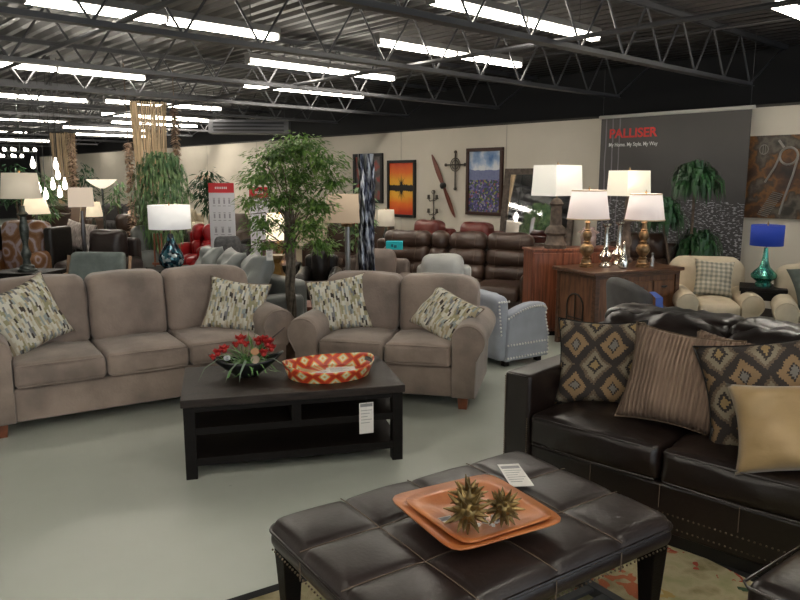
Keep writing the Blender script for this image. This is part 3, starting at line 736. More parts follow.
# leather ottoman chair at lower right
lo=thing('leather_footstool','dark leather footstool with a piped top, cut off by the lower right corner','footstool',at(742,578,.45),rz(53.7))
lo.location.z=0
g=G(); g.rbox(0,.75,-.6,0,.30,.45,r=.05,n=12,crown=.025,wr=.006,ws=7,seed=3); g.build('cushion',darkleather,lo,smooth=60)
g=G(); g.rbox(.02,.73,-.58,-.02,.09,.31,r=.02,n=6); g.build('base',darkleather,lo,smooth=60)
g=G(); g.tube([(.02,.003,.43),(.73,.003,.43),(.753,-.02,.43),(.753,-.58,.43),(.73,-.603,.43),(.02,-.603,.43),(-.003,-.58,.43),(-.003,-.02,.43)],.005,6,closed=True); g.build('piping',darkleather,lo)
for x in(.04,.66):
    for y in(-.1,-.55): g=G(); g.box(x,x+.05,y,y+.05,0,.1); g.build('foot',espresso,lo,smooth=0)
# ---------------------------------------------------------------- helpers for the middle and far ground
def sidetable(name,label,p,w,d,h,m,r=0,cat='table',group=None):
    t=thing(name,label,cat,p,r,group)
    g=G(); g.box(-w/2,w/2,-d/2,d/2,h-.035,h); g.build('tabletop',m,t,smooth=0,bevel=.005)
    for sx in(-1,1):
        for sy in(-1,1): g=G(); x=sx*(w/2-.035); y=sy*(d/2-.035); g.box(x-.022,x+.022,y-.022,y+.022,0,h-.035); g.build('leg',m,t,smooth=0)
    g=G(); g.box(-w/2+.02,w/2-.02,-d/2+.02,d/2-.02,.16,.18); g.build('shelf',m,t,smooth=0); 
    g=G(); g.box(-w/2+.03,w/2-.03,-d/2+.03,d/2-.03,h-.12,h-.035); g.build('apron',m,t,smooth=0); return t
def drumshade(t,r0,r1,z0,z1,m,trim=None,rect=None,n=28,sq=0):
    g=G()
    if rect:
        (w0,d0),(w1,d1)=rect
        vs=[(-w0,-d0,z0),(w0,-d0,z0),(w0,d0,z0),(-w0,d0,z0),(-w1,-d1,z1),(w1,-d1,z1),(w1,d1,z1),(-w1,d1,z1)]
        g.add(vs,[(0,1,5,4),(1,2,6,5),(2,3,7,6),(3,0,4,7)]); o=g.build('lamp_shade',m,t,smooth=0,solid=.004)
    else:
        g.lathe([(r0,z0),(r1,z1)],n=n,cap=False); o=g.build('lamp_shade',m,t,smooth=50,solid=.004)
        if trim:
            for rr,zz,k in((r0,z0,1),(r1,z1,-1)):
                q=G(); q.lathe([(rr+.003,zz),(rr+.003,zz+k*.012)],n=n,cap=False); q.build('trim_band',trim,o,solid=.004)
    return o
def lamp(name,label,p,base,h,shade,m,sm,trim=None,rect=None,r=0,group=None,light=0,finial=True,neck=None):
    """base: lathe profile; shade: (z0,z1,r0,r1)"""
    t=thing(name,label,'lamp',p,r,group)
    g=G(); g.lathe(base,n=18); g.build('base',m,t,smooth=40)
    z0,z1,r0,r1=shade
    g=G(); g.tube([(0,0,base[-1][1]-.01),(0,0,z1+.01)],.006,6); 
    for a in range(3): g.tube([(0,0,z1-.01),((r1 if not rect else rect[1][1])*.98*math.cos(a*2.1),(r1 if not rect else rect[1][1])*.98*math.sin(a*2.1),z1-.01)],.002,4)
    g.build('harp',brass,t)
    drumshade(t,r0,r1,z0,z1,sm,trim,rect)
    if finial: g=G(); g.lathe([(.004,z1),(.012,z1+.012),(.006,z1+.025),(.001,z1+.04)],n=8); g.build('finial',brass,t)
    g=G(); g.ball((0,0,(z0+z1)/2),.03,10,1.3); g.build('bulb',mat('lit_bulb',(1,.85,.6),.5,emit=2 if light else .5,ecol=(1,.8,.55)),t)
    if light:
        L=bpy.data.lights.new('bulb_light','POINT'); L.energy=light*.22; L.color=(1,.78,.52); L.shadow_soft_size=.04
        o=bpy.data.objects.new('bulb_light',L); C.objects.link(o); o.parent=t; o.location=(0,0,(z0+z1)/2+.045)
    return t
def puffy(name,label,p,r,W,D,n,m,BH=.98,SH=.46,AH=.62,aw=.2,cat='sofa',lobes=2,wid=None,group=None,footm=None,seam=None,arms=(1,1)):
    """overstuffed sofa / recliner; origin at front-left"""
    t=thing(name,label,cat,p,r,group); sd=(p[0]*3.1+p[1]) if p else 1
    g=G(); g.rbox(aw*.6,W-aw*.6,.04,D-.03,.05,SH-.14,r=.03,n=4); g.build('base',m,t,smooth=60)
    for k,(x0,s_) in enumerate(((0,1),(W-aw,1))):
        if arms[k]: g=G(); g.rbox(x0,x0+aw,0,D-.1,.05,AH,r=.07,n=5,crown=.03,wr=.008,ws=6,seed=sd+k); g.build('arm',m,t,smooth=60)
    ws_=wid or [1]*n; tot=sum(ws_); x=aw
    for i in range(n):
        iw=(W-2*aw)*ws_[i]/tot
        g=G(); g.rbox(x+.005,x+iw-.005,-.01,D-.28,SH-.16,SH,r=.05,n=6,crown=.03,front=.02,wr=.01,ws=7,seed=sd+i*2); g.build('seat_cushion',m,t,smooth=60)
        lo_=SH-.03; hh=(BH-lo_)/lobes
        for k in range(lobes):
            z0=lo_+k*hh-.02; z1=lo_+(k+1)*hh+.02; off=.05*k
            g=G(); g.rbox(x+.004,x+iw-.004,D-.38+off,D-.12+off*.6,z0,z1,r=.09,n=7,front=.04,wr=.016,ws=7,seed=sd+i*5+k*3)
            c=g.build('back_cushion' if k<lobes-1 or lobes==1 else 'head_cushion',m,t,smooth=60)
            if seam and iw>.3:
                for fx_ in(.25,.75): q=G(); xx=x+iw*fx_; q.tube([(xx,D-.425+off+.0,z0+.06),(xx,D-.43+off,(z0+z1)/2),(xx,D-.37+off,z1-.012),(xx,D-.25+off,z1+.006)],.003,5); q.build('seam',seam,c)
        x+=iw
    g=G(); g.rbox(aw*.4,W-aw*.4,D-.16,D,.05,BH-.1,r=.05,n=5); g.build('back_frame',m,t,smooth=60)
    return t
def foliage(g,c,rx,rz_,n,l,w,droop=.6,down=.4,shell=.5,ry=None):
    ry=ry or rx
    for i in range(n):
        z=random.uniform(-1,1); a=random.uniform(0,2*pi); q=math.sqrt(1-z*z); s_=random.uniform(shell,1)
        p=Vector((c[0]+rx*q*math.cos(a)*s_,c[1]+ry*q*math.sin(a)*s_,c[2]+rz_*z*s_))
        d=Vector((q*math.cos(a)+random.uniform(-.6,.6),q*math.sin(a)+random.uniform(-.6,.6),random.uniform(-.6,.5)-down))
        g.leaf(p,d,l*random.uniform(.6,1.2),w*random.uniform(.7,1.2),droop)

# ---------------------------------------------------------------- ficus tree between the sofas
random.seed(21)
fp=dep(291,300,6.55); fp.z=0
ft=thing('ficus_tree','leafy green ficus tree standing between the taupe sofa and the loveseat','tree',fp)
g=G()
for k in range(3):
    a=k*2.1; g.tube([(.03*math.cos(a+z*5),.03*math.sin(a+z*5),z) for z in [i*.09 for i in range(16)]],.022,6)
g.build('trunk',mat('ficus_bark',(.14,.115,.09),.8,var=.35,vs=25,bump=.5,bs=60),ft)
g=G(); g.lathe([(.10,0),(.14,.03),(.16,.24),(.17,.26),(.15,.26),(.14,.22),(.001,.22)],n=20); g.build('pot',soil,ft)
g=G()
for i in range(26):
    a=random.uniform(0,6.28); z0=random.uniform(.95,1.5); rr=random.uniform(.2,.48); zt=z0+random.uniform(-.1,.55)
    g.tube([(0,0,z0),(rr*.5*math.cos(a),rr*.5*math.sin(a),(z0+zt)/2+.1),(rr*math.cos(a),rr*math.sin(a),zt)],[.008,.005,.002],4)
g.build('branches',bark,ft)
g=G()
for c,rx,rz_,n in [((.10,0,1.94),.26,.13,700),((.30,0,1.80),.27,.13,520),((-.10,0,1.84),.28,.12,560),((-.24,0,1.66),.24,.13,480),((.40,0,1.62),.18,.13,330),((.10,0,1.66),.26,.14,620),((-.05,0,1.46),.30,.13,620),((-.36,0,1.44),.12,.10,160),((.26,0,1.40),.22,.13,420),((-.22,0,1.24),.22,.11,360),((.16,0,1.22),.28,.12,480),((.30,0,1.06),.18,.09,260),((-.22,0,1.05),.16,.08,150),((.0,0,1.06),.16,.08,110)]:
    foliage(g,c,rx,rz_,int(n*1.15),.060,.024,.4,.15,.1)
lf=g.build('foliage',greenleaf,ft,smooth=0,norm=False)
hangtag(fp+Vector((-.10,-.47,1.05)),0,.055,.09,'small white tag hanging in the lower leaves of the ficus tree')

# ---------------------------------------------------------------- silver column sculpture
sp=dep(367.5,300,6.5); sp.z=0
g=G(); n=22; K=44; vs=[];fs=[]
for k in range(K+1):
    z=k/K*1.84+.02
    for j in range(n):
        a=2*pi*j/n; tw=noise.noise(Vector((math.cos(a)*2.2,math.sin(a)*2.2,z*3.5+a)))+.5*noise.noise(Vector((math.cos(a)*5,math.sin(a)*5,z*9)))
        r_=.066+.022*tw+.008*math.sin(a*6+z*9); vs.append((r_*math.cos(a),r_*math.sin(a),z))
for k in range(K):
    for j in range(n): fs.append((k*n+j,k*n+(j+1)%n,(k+1)*n+(j+1)%n,(k+1)*n+j))
fs.append(tuple(range(n))); fs.append(tuple(K*n+j for j in range(n)))
scul=mat('hammered_silver',(.40,.41,.44),.28,.9); e=N(scul); x,y,z=e.sep()
v=e.comb(e.ma('MULTIPLY',x,30.),e.ma('MULTIPLY',y,30.),e.ma('MULTIPLY_ADD',z,7.,e.ma('MULTIPLY',x,12.)))
nn=e.noise(v,1.2,4.); e.col(e.ramp(nn,[(.42,(.012,.012,.015)),(.50,(.09,.095,.13)),(.60,(.42,.43,.46))])); e.bump(nn,.9,.02)
st=thing('floor_sculpture','tall silver and black ribbed column sculpture behind the loveseat','sculpture',sp)
g.add(vs,fs).build('column',scul,st,smooth=25); g=G(); g.box(-.12,.12,-.12,.12,0,.03); g.build('plinth',blackm,st,smooth=0,bevel=.004)

# ---------------------------------------------------------------- pale nailhead club chair behind the loveseat
cc=thing('club_chair','pale blue-grey club chair with silver nailheads, right behind the loveseat','armchair',(.93,6.14,0),rz(57))
# local x: back (left) -> front (right); near arm panel at y=0, far arm at y=.72
def armpanel(y0,y1):
    poly=[(0,.05),(.02,.47)]+[(.02+.42*t,.47+.085*math.sin(t*2.)) for t in (.2,.4,.6,.8,1.)]+[(.47,.535),(.485,.49),(.475,.42),(.49,.36),(.515,.26),(.515,.05)]
    g=G(); g.prism(poly,y0,y1); return g,poly
for y0,y1,yo in((0,.11,-.004),(.64,.75,.754)):
    g,poly=armpanel(y0,y1); a_=g.build('arm',bluegrey,cc,smooth=50,bevel=.02)
    seg=[((poly[i][0]*.97,yo,poly[i][1]-.03),(poly[i+1][0]*.97,yo,poly[i+1][1]-.03),3) for i in range(1,7)]+[((.465,yo,.49),(.455,yo,.42),2),((.455,yo,.42),(.47,yo,.36),2),((.47,yo,.36),(.495,yo,.26),3),((.495,yo,.26),(.495,yo,.12),4),((.02,yo,.085),(.49,yo,.085),14),((.02,yo,.20),(.49,yo,.20),14)]
    nailrow(a_,seg,.0105,nails)
g=G(); g.rbox(-.06,.10,.02,.73,.05,.63,r=.06,n=5,warp=lambda p,u,v,w:Vector((p.x-.05*(w+1)*.5,p.y,p.z+.03*(1-v*v)*max(0,w)))); bk=g.build('backrest',bluegrey,cc,smooth=60)
nailrow(bk,[((-.08,.012,.59),(.03,.012,.59),4),((-.085,.012,.59),(-.05,.012,.3),9)],.0105,nails)
g=G(); g.rbox(.08,.50,.11,.64,.22,.38,r=.05,n=5,crown=.03); g.build('seat_cushion',bluegrey,cc,smooth=60)
g=G(); g.box(.0,.48,.08,.67,.09,.22); g.build('base',bluegrey,cc,smooth=0)
for x in(.03,.42):
    for y in(.05,.64): g=G(); g.box(x,x+.05,y,y+.05,0,.06); g.build('foot',espresso,cc,smooth=0)

# ---------------------------------------------------------------- right: desk, cabinet, lamps
dk=thing('desk','dark walnut cabinet desk carrying the gilt and mercury glass lamps','desk',(1.83,6.66,0),rz(64.8))
DW,DD,DH=1.06,.59,.78
g=G(); g.box(-.04,DW+.03,-.03,DD+.03,DH-.035,DH); g.build('desktop',deskwood,dk,smooth=0,bevel=.008)
g=G(); g.box(0,DW,0,DD,DH-.07,DH-.035); g.build('cornice',deskwood,dk,smooth=0)
for (x0,x1,y0,y1) in((0,.05,0,.05),(DW-.05,DW,0,.05),(0,.05,DD-.05,DD),(DW-.05,DW,DD-.05,DD),(.36,.40,0,.05)): g=G(); g.box(x0,x1,y0,y1,0,DH-.07); g.build('post',deskwood,dk,smooth=0,bevel=.004)
for (x0,x1,y0,y1,z0) in((.01,DW-.01,.02,.03,.06),(.01,.02,.04,DD-.04,.06),(DW-.02,DW-.01,.04,DD-.04,.06),(.01,DW-.01,DD-.03,DD-.02,.06)): g=G(); g.box(x0,x1,y0,y1,z0,DH-.07); g.build('panel',mat('panel_wood',(.14,.06,.028),.4,var=.4,vs=5,stretch=(6,6,1)),dk,smooth=0)
q=mat('dark_wrought_iron',(.015,.012,.010),.5)
g=G(); yc=DD/2
g.tube([(.004,yc-.12,.12),(.004,yc-.12,.42)]+[(.004,yc-.12*math.cos(t*pi/8),.42+.12*math.sin(t*pi/8)) for t in range(9)]+[(.004,yc+.12,.12)],.008,5); g.tube([(.004,yc,.12),(.004,yc,.54)],.007,5); g.tube([(.004,yc-.12,.3),(.004,yc+.12,.3)],.006,5); g.build('iron_scroll',q,dk)
for x0,x1 in((.42,.70),(.73,.99)):
    g=G(); g.box(x0,x1,.008,.022,.50,.66); d_=g.build('drawer',mat('panel_wood',(.14,.06,.028)),dk,smooth=0,bevel=.003)
    g=G(); g.lathe([(.001,-.02),(.03,-.01),(.028,.005)],n=10,sx=1.3,sy=.5,c=((x0+x1)/2,.0,.60)); g.build('cup_pull',q,d_)
deskpt=lambda u,v: Vector((*at(u,v,DH).xy,DH))
# two gilt lamps with trimmed pinkish shades
gb=[(.066,0),(.068,.018),(.055,.024),(.060,.035),(.050,.045),(.050,.07),(.034,.08),(.042,.095),(.030,.105),(.050,.13),(.066,.16),(.068,.19),(.050,.225),(.030,.235),(.040,.25),(.028,.26),(.036,.28),(.048,.31),(.044,.34),(.026,.36),(.036,.37),(.024,.38),(.020,.43),(.030,.44),(.016,.455),(.014,.47)]
lamp('table_lamp','gilt baluster table lamp with gold-edged pinkish shade, at the left corner of the walnut desk',deskpt(586,267),gb,0,(.47,.755,.205,.165),brass,shade_p,trimgold,light=14,group='pair of gilt lamps on the walnut desk')
lamp('table_lamp','gilt baluster table lamp with gold-edged pinkish shade, at the right of the walnut desk',deskpt(642,267),gb,0,(.46,.72,.190,.15),brass,shade_p,trimgold,light=14,group='pair of gilt lamps on the walnut desk')
mb=[(.06,0),(.062,.015),(.05,.03),(.035,.045),(.06,.07),(.068,.10),(.05,.13),(.028,.15),(.022,.2),(.018,.30),(.02,.36),(.024,.37)]
def stick(u,v,label,h=1.):
    p=deskpt(u,v); t=thing('candlestick',label,'candlestick',p,0,'mercury glass candlesticks'); g=G(); g.lathe([(a,b*h) for a,b in mb],n=18); g.build('body',mercury,t); g=G(); g.lathe([(.018,.36*h),(.042,.375*h),(.045,.39*h),(.0,.385*h)],n=16); g.build('cup',mercury,t)
stick(605,267,'mercury glass candlestick beside the left gilt lamp on the desk',1.1); stick(618,265,'mercury glass candlestick nearer the right gilt lamp, behind the glass decanter',1.12)
def bottle(u,v,prof,m,label,name='decanter'):
    t=thing(name,label,'bottle',deskpt(u,v)); g=G(); g.lathe(prof,n=16); g.build('body',m,t); g=G(); zt=prof[-1][1]; g.ball((0,0,zt+.014),.013,8); g.build('stopper',m,t)
bottle(623,268.5,[(.03,0),(.045,.01),(.048,.06),(.035,.11),(.018,.16),(.014,.22),(.018,.235)],mercury,'silvered glass decanter in front of the candlesticks on the desk')
bottle(652,266,[(.016,0),(.018,.01),(.017,.08),(.01,.09),(.01,.11)],mat('clear_glass',(.8,.85,.9),.08,trans=.7),'tiny glass vial right of the right gilt lamp','vial')
# rectangular-shade lamp behind the candlesticks
cb=[(a_,b_*1.55) for a_,b_ in [(.07,0),(.075,.02),(.05,.03),(.045,.10),(.06,.13),(.045,.18),(.035,.25),(.05,.27),(.035,.30),(.028,.38),(.035,.40),(.02,.44)]]
lamp('table_lamp','carved dark lamp with a boxy ivory shade, behind the candlesticks on the desk',deskpt(625,262),cb,0,(.69,.945,.2,.2),carved,mat('ivory_box_shade',(.80,.76,.64),.8,emit=.12,ecol=(1,.92,.74)),None,((.19,.13),(.18,.12)),r=R(35),light=0)
# tall reddish cabinet
tc_=thing('tall_cabinet','reddish plank-fronted cabinet left of the walnut desk, under the boxy white lamp','cabinet',(1.37,7.42,0),rz(80))
g=G(); g.box(0,.95,0,.27,.05,.90); g.build('body',redwood,tc_,smooth=0,bevel=.004)
g=G(); g.box(-.015,.965,-.015,.285,.90,.925); g.build('top',redwood,tc_,smooth=0,bevel=.004)
g=G(); g.box(.03,.92,.02,.25,0,.05); g.build('plinth',espresso,tc_,smooth=0)
for x in(.01,.33,.64): g=G(); g.box(x+.005,x+.29,-.014,.0,.08,.88); dd=g.build('door',redwood,tc_,smooth=0,bevel=.004); q=G(); q.ball((x+.26,-.022,.5),.012,8); q.build('knob',brass,dd)
p=at(555,248,.925)
lamp('table_lamp','large square carved-wood lamp with a boxy white shade, on the reddish cabinet',p,[(.11,0),(.12,.04),(.10,.07),(.09,.13),(.115,.16),(.10,.21),(.065,.24),(.055,.44),(.075,.46),(.05,.50),(.02,.52)],0,(.545,.855,.2,.2),carved,mat('white_box_shade',(.84,.82,.76),.8,emit=.10,ecol=(1,.95,.85)),None,((.215,.16),(.20,.15)),r=R(38))
p=at(588,248,.925); t=thing('glass_vase','clear cut-glass vase holding pale pink stems, on the reddish cabinet','vase',p)
g=G(); g.lathe([(.06,0),(.075,.02),(.085,.12),(.06,.2),(.055,.22)],n=16,cap=False); g.build('vase_body',mat('pink_glass',(.75,.6,.58),.1,trans=.6),t,solid=.004)
random.seed(8)
for i in range(7): g=G(); a=i*.9; g.tube([(0,0,.02),(.05*math.cos(a),.05*math.sin(a),.2),(.11*math.cos(a),.11*math.sin(a),.16)],.006,5); g.build('stem',mat('pink_stem',(.55,.38,.35),.6),t)

# barrel chair with blue tape
bc=thing('barrel_chair','dark grey barrel chair with a blue strip down its side, before the walnut desk','armchair',at(640,330,.35),rz(118))
bc.location=(1.98,5.70,0); bc.rotation_euler=(0,0,rz(92))
bc.rotation_euler=(0,0,rz(-12)); bc.location=(2.02,5.72,0)
def wb(p,u,v,w): 
    p.y-=.11*u*u; p.y+=.06*(w+1)*.5
    if w>0: p.z-=.10*abs(u)**2.5*w
    return p
g=G(); g.rbox(-.29,.29,.18,.29,.10,.87,r=.05,n=8,warp=wb); g.build('backrest',charf,bc,smooth=60)
g=G(); g.rbox(-.25,.25,-.30,.20,.20,.45,r=.05,n=6,crown=.03); g.build('seat',charf,bc,smooth=60)
for s_ in(-1,1): g=G(); g.rbox(s_*.29-.04,s_*.29+.04,-.30,.12,.10,.60,r=.035,n=5,warp=lambda p,u,v,w:Vector((p.x,p.y,p.z+.06*v*(w+1)))); g.build('arm',charf,bc,smooth=60)
for x in(-.22,.18):
    for y in(-.26,.16): g=G(); g.box(x,x+.04,y,y+.04,0,.2); g.build('leg',espresso,bc,smooth=0)
g=G(); g.add([(-.345,.06,.12),(-.345,.13,.12),(-.345,.11,.76),(-.345,.17,.76),(-.30,.15,.80),(-.30,.2,.80)],[(0,1,3,2),(2,3,5,4)]); g.build('blue_strip',mat('blue_tape',(.06,.12,.45),.6),bc,smooth=0,solid=.003)

# recliner sectional
rs=puffy('reclining_sofa','long dark brown leather reclining sofa with puffy segmented back, along the beige wall',(-.62,8.22,0),rz(111.5),2.35,1.0,4,brownleather,BH=.985,lobes=3,wid=[1,.38,.75,.9],aw=.22,seam=mat('pale_seam',(.12,.085,.06),.6))
rs.location=(-.70,8.49,0)
r2=puffy('reclining_sofa','dark brown leather reclining sofa behind the lamps and the palm plant',(2.05,7.75,0),rz(113),.98,.9,2,brownleather,BH=.98,lobes=2,aw=.2,seam=mat('pale_seam',(.12,.085,.06),.6))
r2.location=(2.20,8.22,0)

# cream armchairs
def cream_chair(name,label,p,r,W,n=1):
    t=thing(name,label,'armchair' if n==1 else 'sofa',p,r); D=.85; aw=.14
    g=G(); g.rbox(aw-.02,W-aw+.02,.05,D-.05,.08,.30,r=.03,n=5); g.build('base',creamf,t,smooth=60)
    for x,s_ in((aw,-1),(W-aw,1)):
        a_=rolled_arm(t,x,D-.05,creamf,.56,aw-.02,.105,s_,.08)
        q=G(); q.lathe([(.001,-.02),(.05,-.018),(.085,-.008),(.095,0)],n=16,M=Matrix.Translation((x+s_*.10,.006,.455))@Matrix.Rotation(R(90),4,'X')@Matrix.Scale(-1,4,(0,0,1))); q.build('rosette',creamf,a_,smooth=60)
    iw=(W-2*aw)/n
    for i in range(n):
        x0=aw+i*iw; g=G(); g.rbox(x0+.004,x0+iw-.004,-.01,D-.25,.30,.46,r=.045,n=8,crown=.04,front=.03,wr=.005); g.build('seat_cushion',creamf,t,smooth=60)
    def wp(p_,u,v,w):
        p_.y+=.12*(w+1)*.5
        if w>0: p_.z-=.10*max(0,abs(u)-.7)*w/.3*.5
        return p_
    g=G(); g.rbox(-.035,W+.035,D-.32,D-.04,.25,.835,r=.10,n=8,front=.03,warp=wp); g.build('backrest',creamf,t,smooth=60)
    for x in(.06,W-.12):
        for y in(.05,D-.15): g=G(); g.lathe([(.02,0),(.032,.03),(.028,.085)],c=(x+.03,y+.03,0),n=10); g.build('foot',espresso,t)
    return t
c1=cream_chair('armchair','cream linen armchair with rolled arms and a plaid pillow','',rz(100),.98) if 0 else None
c1=cream_chair('armchair','cream linen armchair with rolled arms and a plaid pillow',(2.74,6.86,0),rz(102),.67)
c2=cream_chair('loveseat','cream linen loveseat at the right edge, behind the blue lamp',(3.42,6.34,0),rz(114),1.5,2)
pillow(c1,.335,.38,.655,.38,.38,.13,pld,'cream and grey plaid pillow on the cream armchair',None,20,4,0,3.)
pillow(c2,.30,.36,.67,.44,.42,.14,mat('dark_sage_fabric',(.07,.085,.075),.85,var=.2,vs=12),'dark grey-green pillow on the cream loveseat at the right edge',None,20,-14,10,5.)
et=sidetable('end_table','small dark end table between the cream armchair and the cream loveseat',(3.60,6.95,0),.42,.42,.60,espresso,rz(115))
et.location=(*at(763,286,.6).xy,0)
bl=lamp('table_lamp','teal mercury glass lamp with a cobalt blue drum shade, right by the wall',(0,0,0),[(.075,0),(.075,.035),(.06,.04),(.07,.05),(.115,.085),(.12,.115),(.09,.15),(.05,.19),(.032,.25),(.024,.31),(.018,.38)],0,(.40,.60,.150,.150),mat('teal_mercury_glass',(.02,.28,.22),.2,.8,bump=.4,bs=40,col2=(.22,.50,.42),vs=25),mat('cobalt_shade',(.008,.035,.30),.75,emit=.03,ecol=(.02,.08,.6)),None)
bl.location=(*at(763,286,.6).xy,.6)
g=G(); g.blade([(0,0,0),(.01,-.01,-.06),(-.03,-.01,-.13),(-.06,0,-.19)],.045); o=g.build('blue_ribbon_tag',mat('blue_ribbon',(.16,.22,.62),.5),solid=.002); tag(o,'blue ribbon tag hanging over the front of the cream loveseat','ribbon'); o.location=at(785,313,.44)+Vector((0,-.08,.02))
def cardbit(p,r,label): 
    t=thing('tag_clip',label,'tag',p,r); g=G(); g.box(-.05,.05,-.02,.02,0,.02); g.build('clip',blackm,t,smooth=0,bevel=.003)
# ---------------------------------------------------------------- on the right wall
WM=Matrix.Rotation(rz(AZA),4,'Z')
def wallroot(name,label,cat,b,z,off=.0,group=None):     # local x runs right along the wall seen from the room, y into the wall, z up
    p=room(AW-off,b+4.26*0,z); t=thing(name,label,cat,p,rz(AZB+180),group); return t
# wall coordinate: s measured along the wall; b = s + B_OF
B_OF=room(0,0).x+ (3.798*UB.x+9.237*UB.y)
def frame(name,label,s0,s1,z0,z1,fw,fm,pm,off=.02,cat='picture',depth=.03,fw2=None):
    """s0>s1: left edge is further along the wall"""
    t=wallroot(name,label,cat,B_OF+s0,z0,off); W=s0-s1; H=z1-z0
    if fw:
        g=G()
        g.box(0,W,-depth,.015,0,fw); g.box(0,W,-depth,.015,H-fw,H); g.box(0,fw,-depth,.015,fw,H-fw); g.box(W-fw,W,-depth,.015,fw,H-fw)
        g.build('frame',fm,t,smooth=0,bevel=.004)
    g=G(); g.box(fw,W-fw,-.004,.01,fw,H-fw); o=g.build('print',pm,t,smooth=0); return t,o,W,H
# paintings
def paint(name,f):
    m=mat(name,(.3,.3,.3),.5); e=N(m); f(e); return m
def lup(e):
    x,y,z=e.sep(); o=e.tc.outputs['Object']; n=e.noise(o,3.5,5.); n2=e.noise(o,26.,4.)
    sky=e.ramp(e.ma('ADD',n,0.),[(.35,(.08,.18,.42)),(.5,(.30,.42,.62)),(.62,(.70,.72,.76))])
    v=e.nt.nodes.new('ShaderNodeTexVoronoi'); v.inputs['Scale'].default_value=34; e.lk(o,v.inputs['Vector'])
    fl_=e.ramp(e.white(v.outputs['Color']),[(0,(.05,.05,.15)),(.3,(.10,.09,.25)),(.5,(.05,.09,.05)),(.68,(.22,.20,.38)),(.80,(.28,.09,.10)),(.87,(.24,.28,.06)),(.94,(.35,.32,.42))],True)
    far_=e.mix(n2,(.10,.13,.30),(.25,.28,.45))
    a=e.ma('LESS_THAN',e.ma('ADD',z,e.ma('MULTIPLY',n,.1)),.62); b=e.ma('LESS_THAN',e.ma('ADD',z,e.ma('MULTIPLY',n,.12)),.80)
    e.col(e.mix(a,e.mix(b,sky,far_),fl_))
frame('landscape_painting','framed painting of a field of blue and violet flowers on the beige wall',3.96,3.185,1.05,2.13,.055,mat('dark_cherry_frame',(.05,.02,.014),.35),paint('flower_field_print',lup))
def sun(e):
    x,y,z=e.sep(); n=e.noise(e.tc.outputs['Object'],5.,3.)
    d=e.ma('ABSOLUTE',e.ma('SUBTRACT',z,.53)); 
    e.col(e.ramp(e.ma('ADD',d,e.ma('MULTIPLY',e.ma('SUBTRACT',n,.5),.15)),[(0,(.75,.42,.04)),(.15,(.85,.40,.03)),(.28,(.80,.16,.015)),(.45,(.60,.05,.012))]))
t,o,W,H=frame('sunset_picture','orange two-part sunset picture with black trees in a black frame',5.94,5.19,.94,1.97,.05,blackm,paint('orange_sunset_print',sun))
g=G(); g.box(.05,W-.05,-.008,-.004,.49,.57); random.seed(4)
for (bx,bz,s_) in((W*.5,.57,1),(W*.5,.49,-1)):
    for k in range(9):
        a=R(90+(k-4)*22); L_=.16 if k%2 else .22; x=bx; g.add([(x-.012,-.006,bz),(x+.012,-.006,bz),(x+L_*math.cos(a)*.6,-.006,bz+s_*L_*math.sin(a))],[(0,1,2)])
    for k in range(12): x=.06+(W-.12)*k/11; h=random.uniform(.01,.04); g.add([(x-.04,-.006,bz),(x+.04,-.006,bz),(x,-.006,bz+s_*h)],[(0,1,2)])
g.build('tree_silhouettes',blackm,t,smooth=0)
g=G(); g.box(W*.35,W*.65,-.014,-.01,.2,.201); 
def dkp(e):
    x,y,z=e.sep(); n=e.noise(e.tc.outputs['Object'],4.,5.)
    e.col(e.ramp(n,[(.3,(.02,.02,.022)),(.5,(.10,.09,.09)),(.6,(.30,.05,.04)),(.72,(.15,.13,.12))]))
frame('dark_picture','dark picture with a red patch, half hidden by the silver column',6.95,6.08,1.18,2.11,.06,blackm,paint('dark_abstract_print',dkp))
def mech(e):
    o=e.tc.outputs['Object']; x,y,z=e.sep(); n=e.noise(o,3.,6.); n2=e.noise(o,22.,5.)
    c=e.ramp(n,[(.34,(.015,.012,.011)),(.44,(.08,.03,.015)),(.50,(.26,.11,.025)),(.545,(.05,.035,.028)),(.60,(.16,.14,.11)),(.68,(.03,.028,.025))])
    e.col(e.mix(e.ma('MULTIPLY',n2,.7),c,(.05,.04,.035)))
t,o,W,H=frame('artwork_canvas','rust and charcoal canvas with a metal clasp design, above the blue lamp',-.545,-1.75,1.18,2.14,0,blackm,paint('rust_canvas',mech),off=.035)
g=G(); cm=mat('painted_steel',(.26,.24,.22),.4,.5); cx=.50
for rr in(.095,.10): g.tube([(cx+rr*math.cos(R(a)),-.012,.72+rr*math.sin(R(a))) for a in range(0,360,20)],.011,6,closed=True)
g.tube([(cx-.09,-.012,.74),(cx-.14,-.012,.60),(cx-.24,-.012,.42)],.012,6); g.tube([(cx+.10,-.012,.70),(cx+.06,-.012,.5),(cx-.02,-.012,.2),(cx-.05,-.012,.05)],.012,6); g.tube([(cx-.06,-.012,.82),(cx-.12,-.012,.9)],.014,6)
g.tube([(.22+.05*math.cos(R(a)),-.01,.80+.055*math.sin(R(a))) for a in range(0,360,30)],.006,5,closed=True); g.tube([(.21,-.01,.75),(.21,-.01,.86)],.005,5); g.tube([(.235,-.01,.75),(.235,-.01,.86)],.005,5)
for k in range(14): g.tube([(cx-.30+.012*k,-.008,.05+.02*k),(cx-.18+.012*k,-.008,.02+.02*k)],.006,5)
g.build('painted_clasp',cm,t)
# mirror
mir=mat('mirror_glass',(.85,.86,.88),.03,1.)
t,o,W,H=frame('leaning_mirror','large dark-framed mirror behind the boxy white lamp','',0,0,0,0,0,0) if 0 else frame('wall_mirror','large dark-framed mirror behind the boxy white lamp',3.12,1.78,.45,1.80,.09,carved,mir,off=.17,cat='mirror')
t.rotation_euler.x=R(-6)
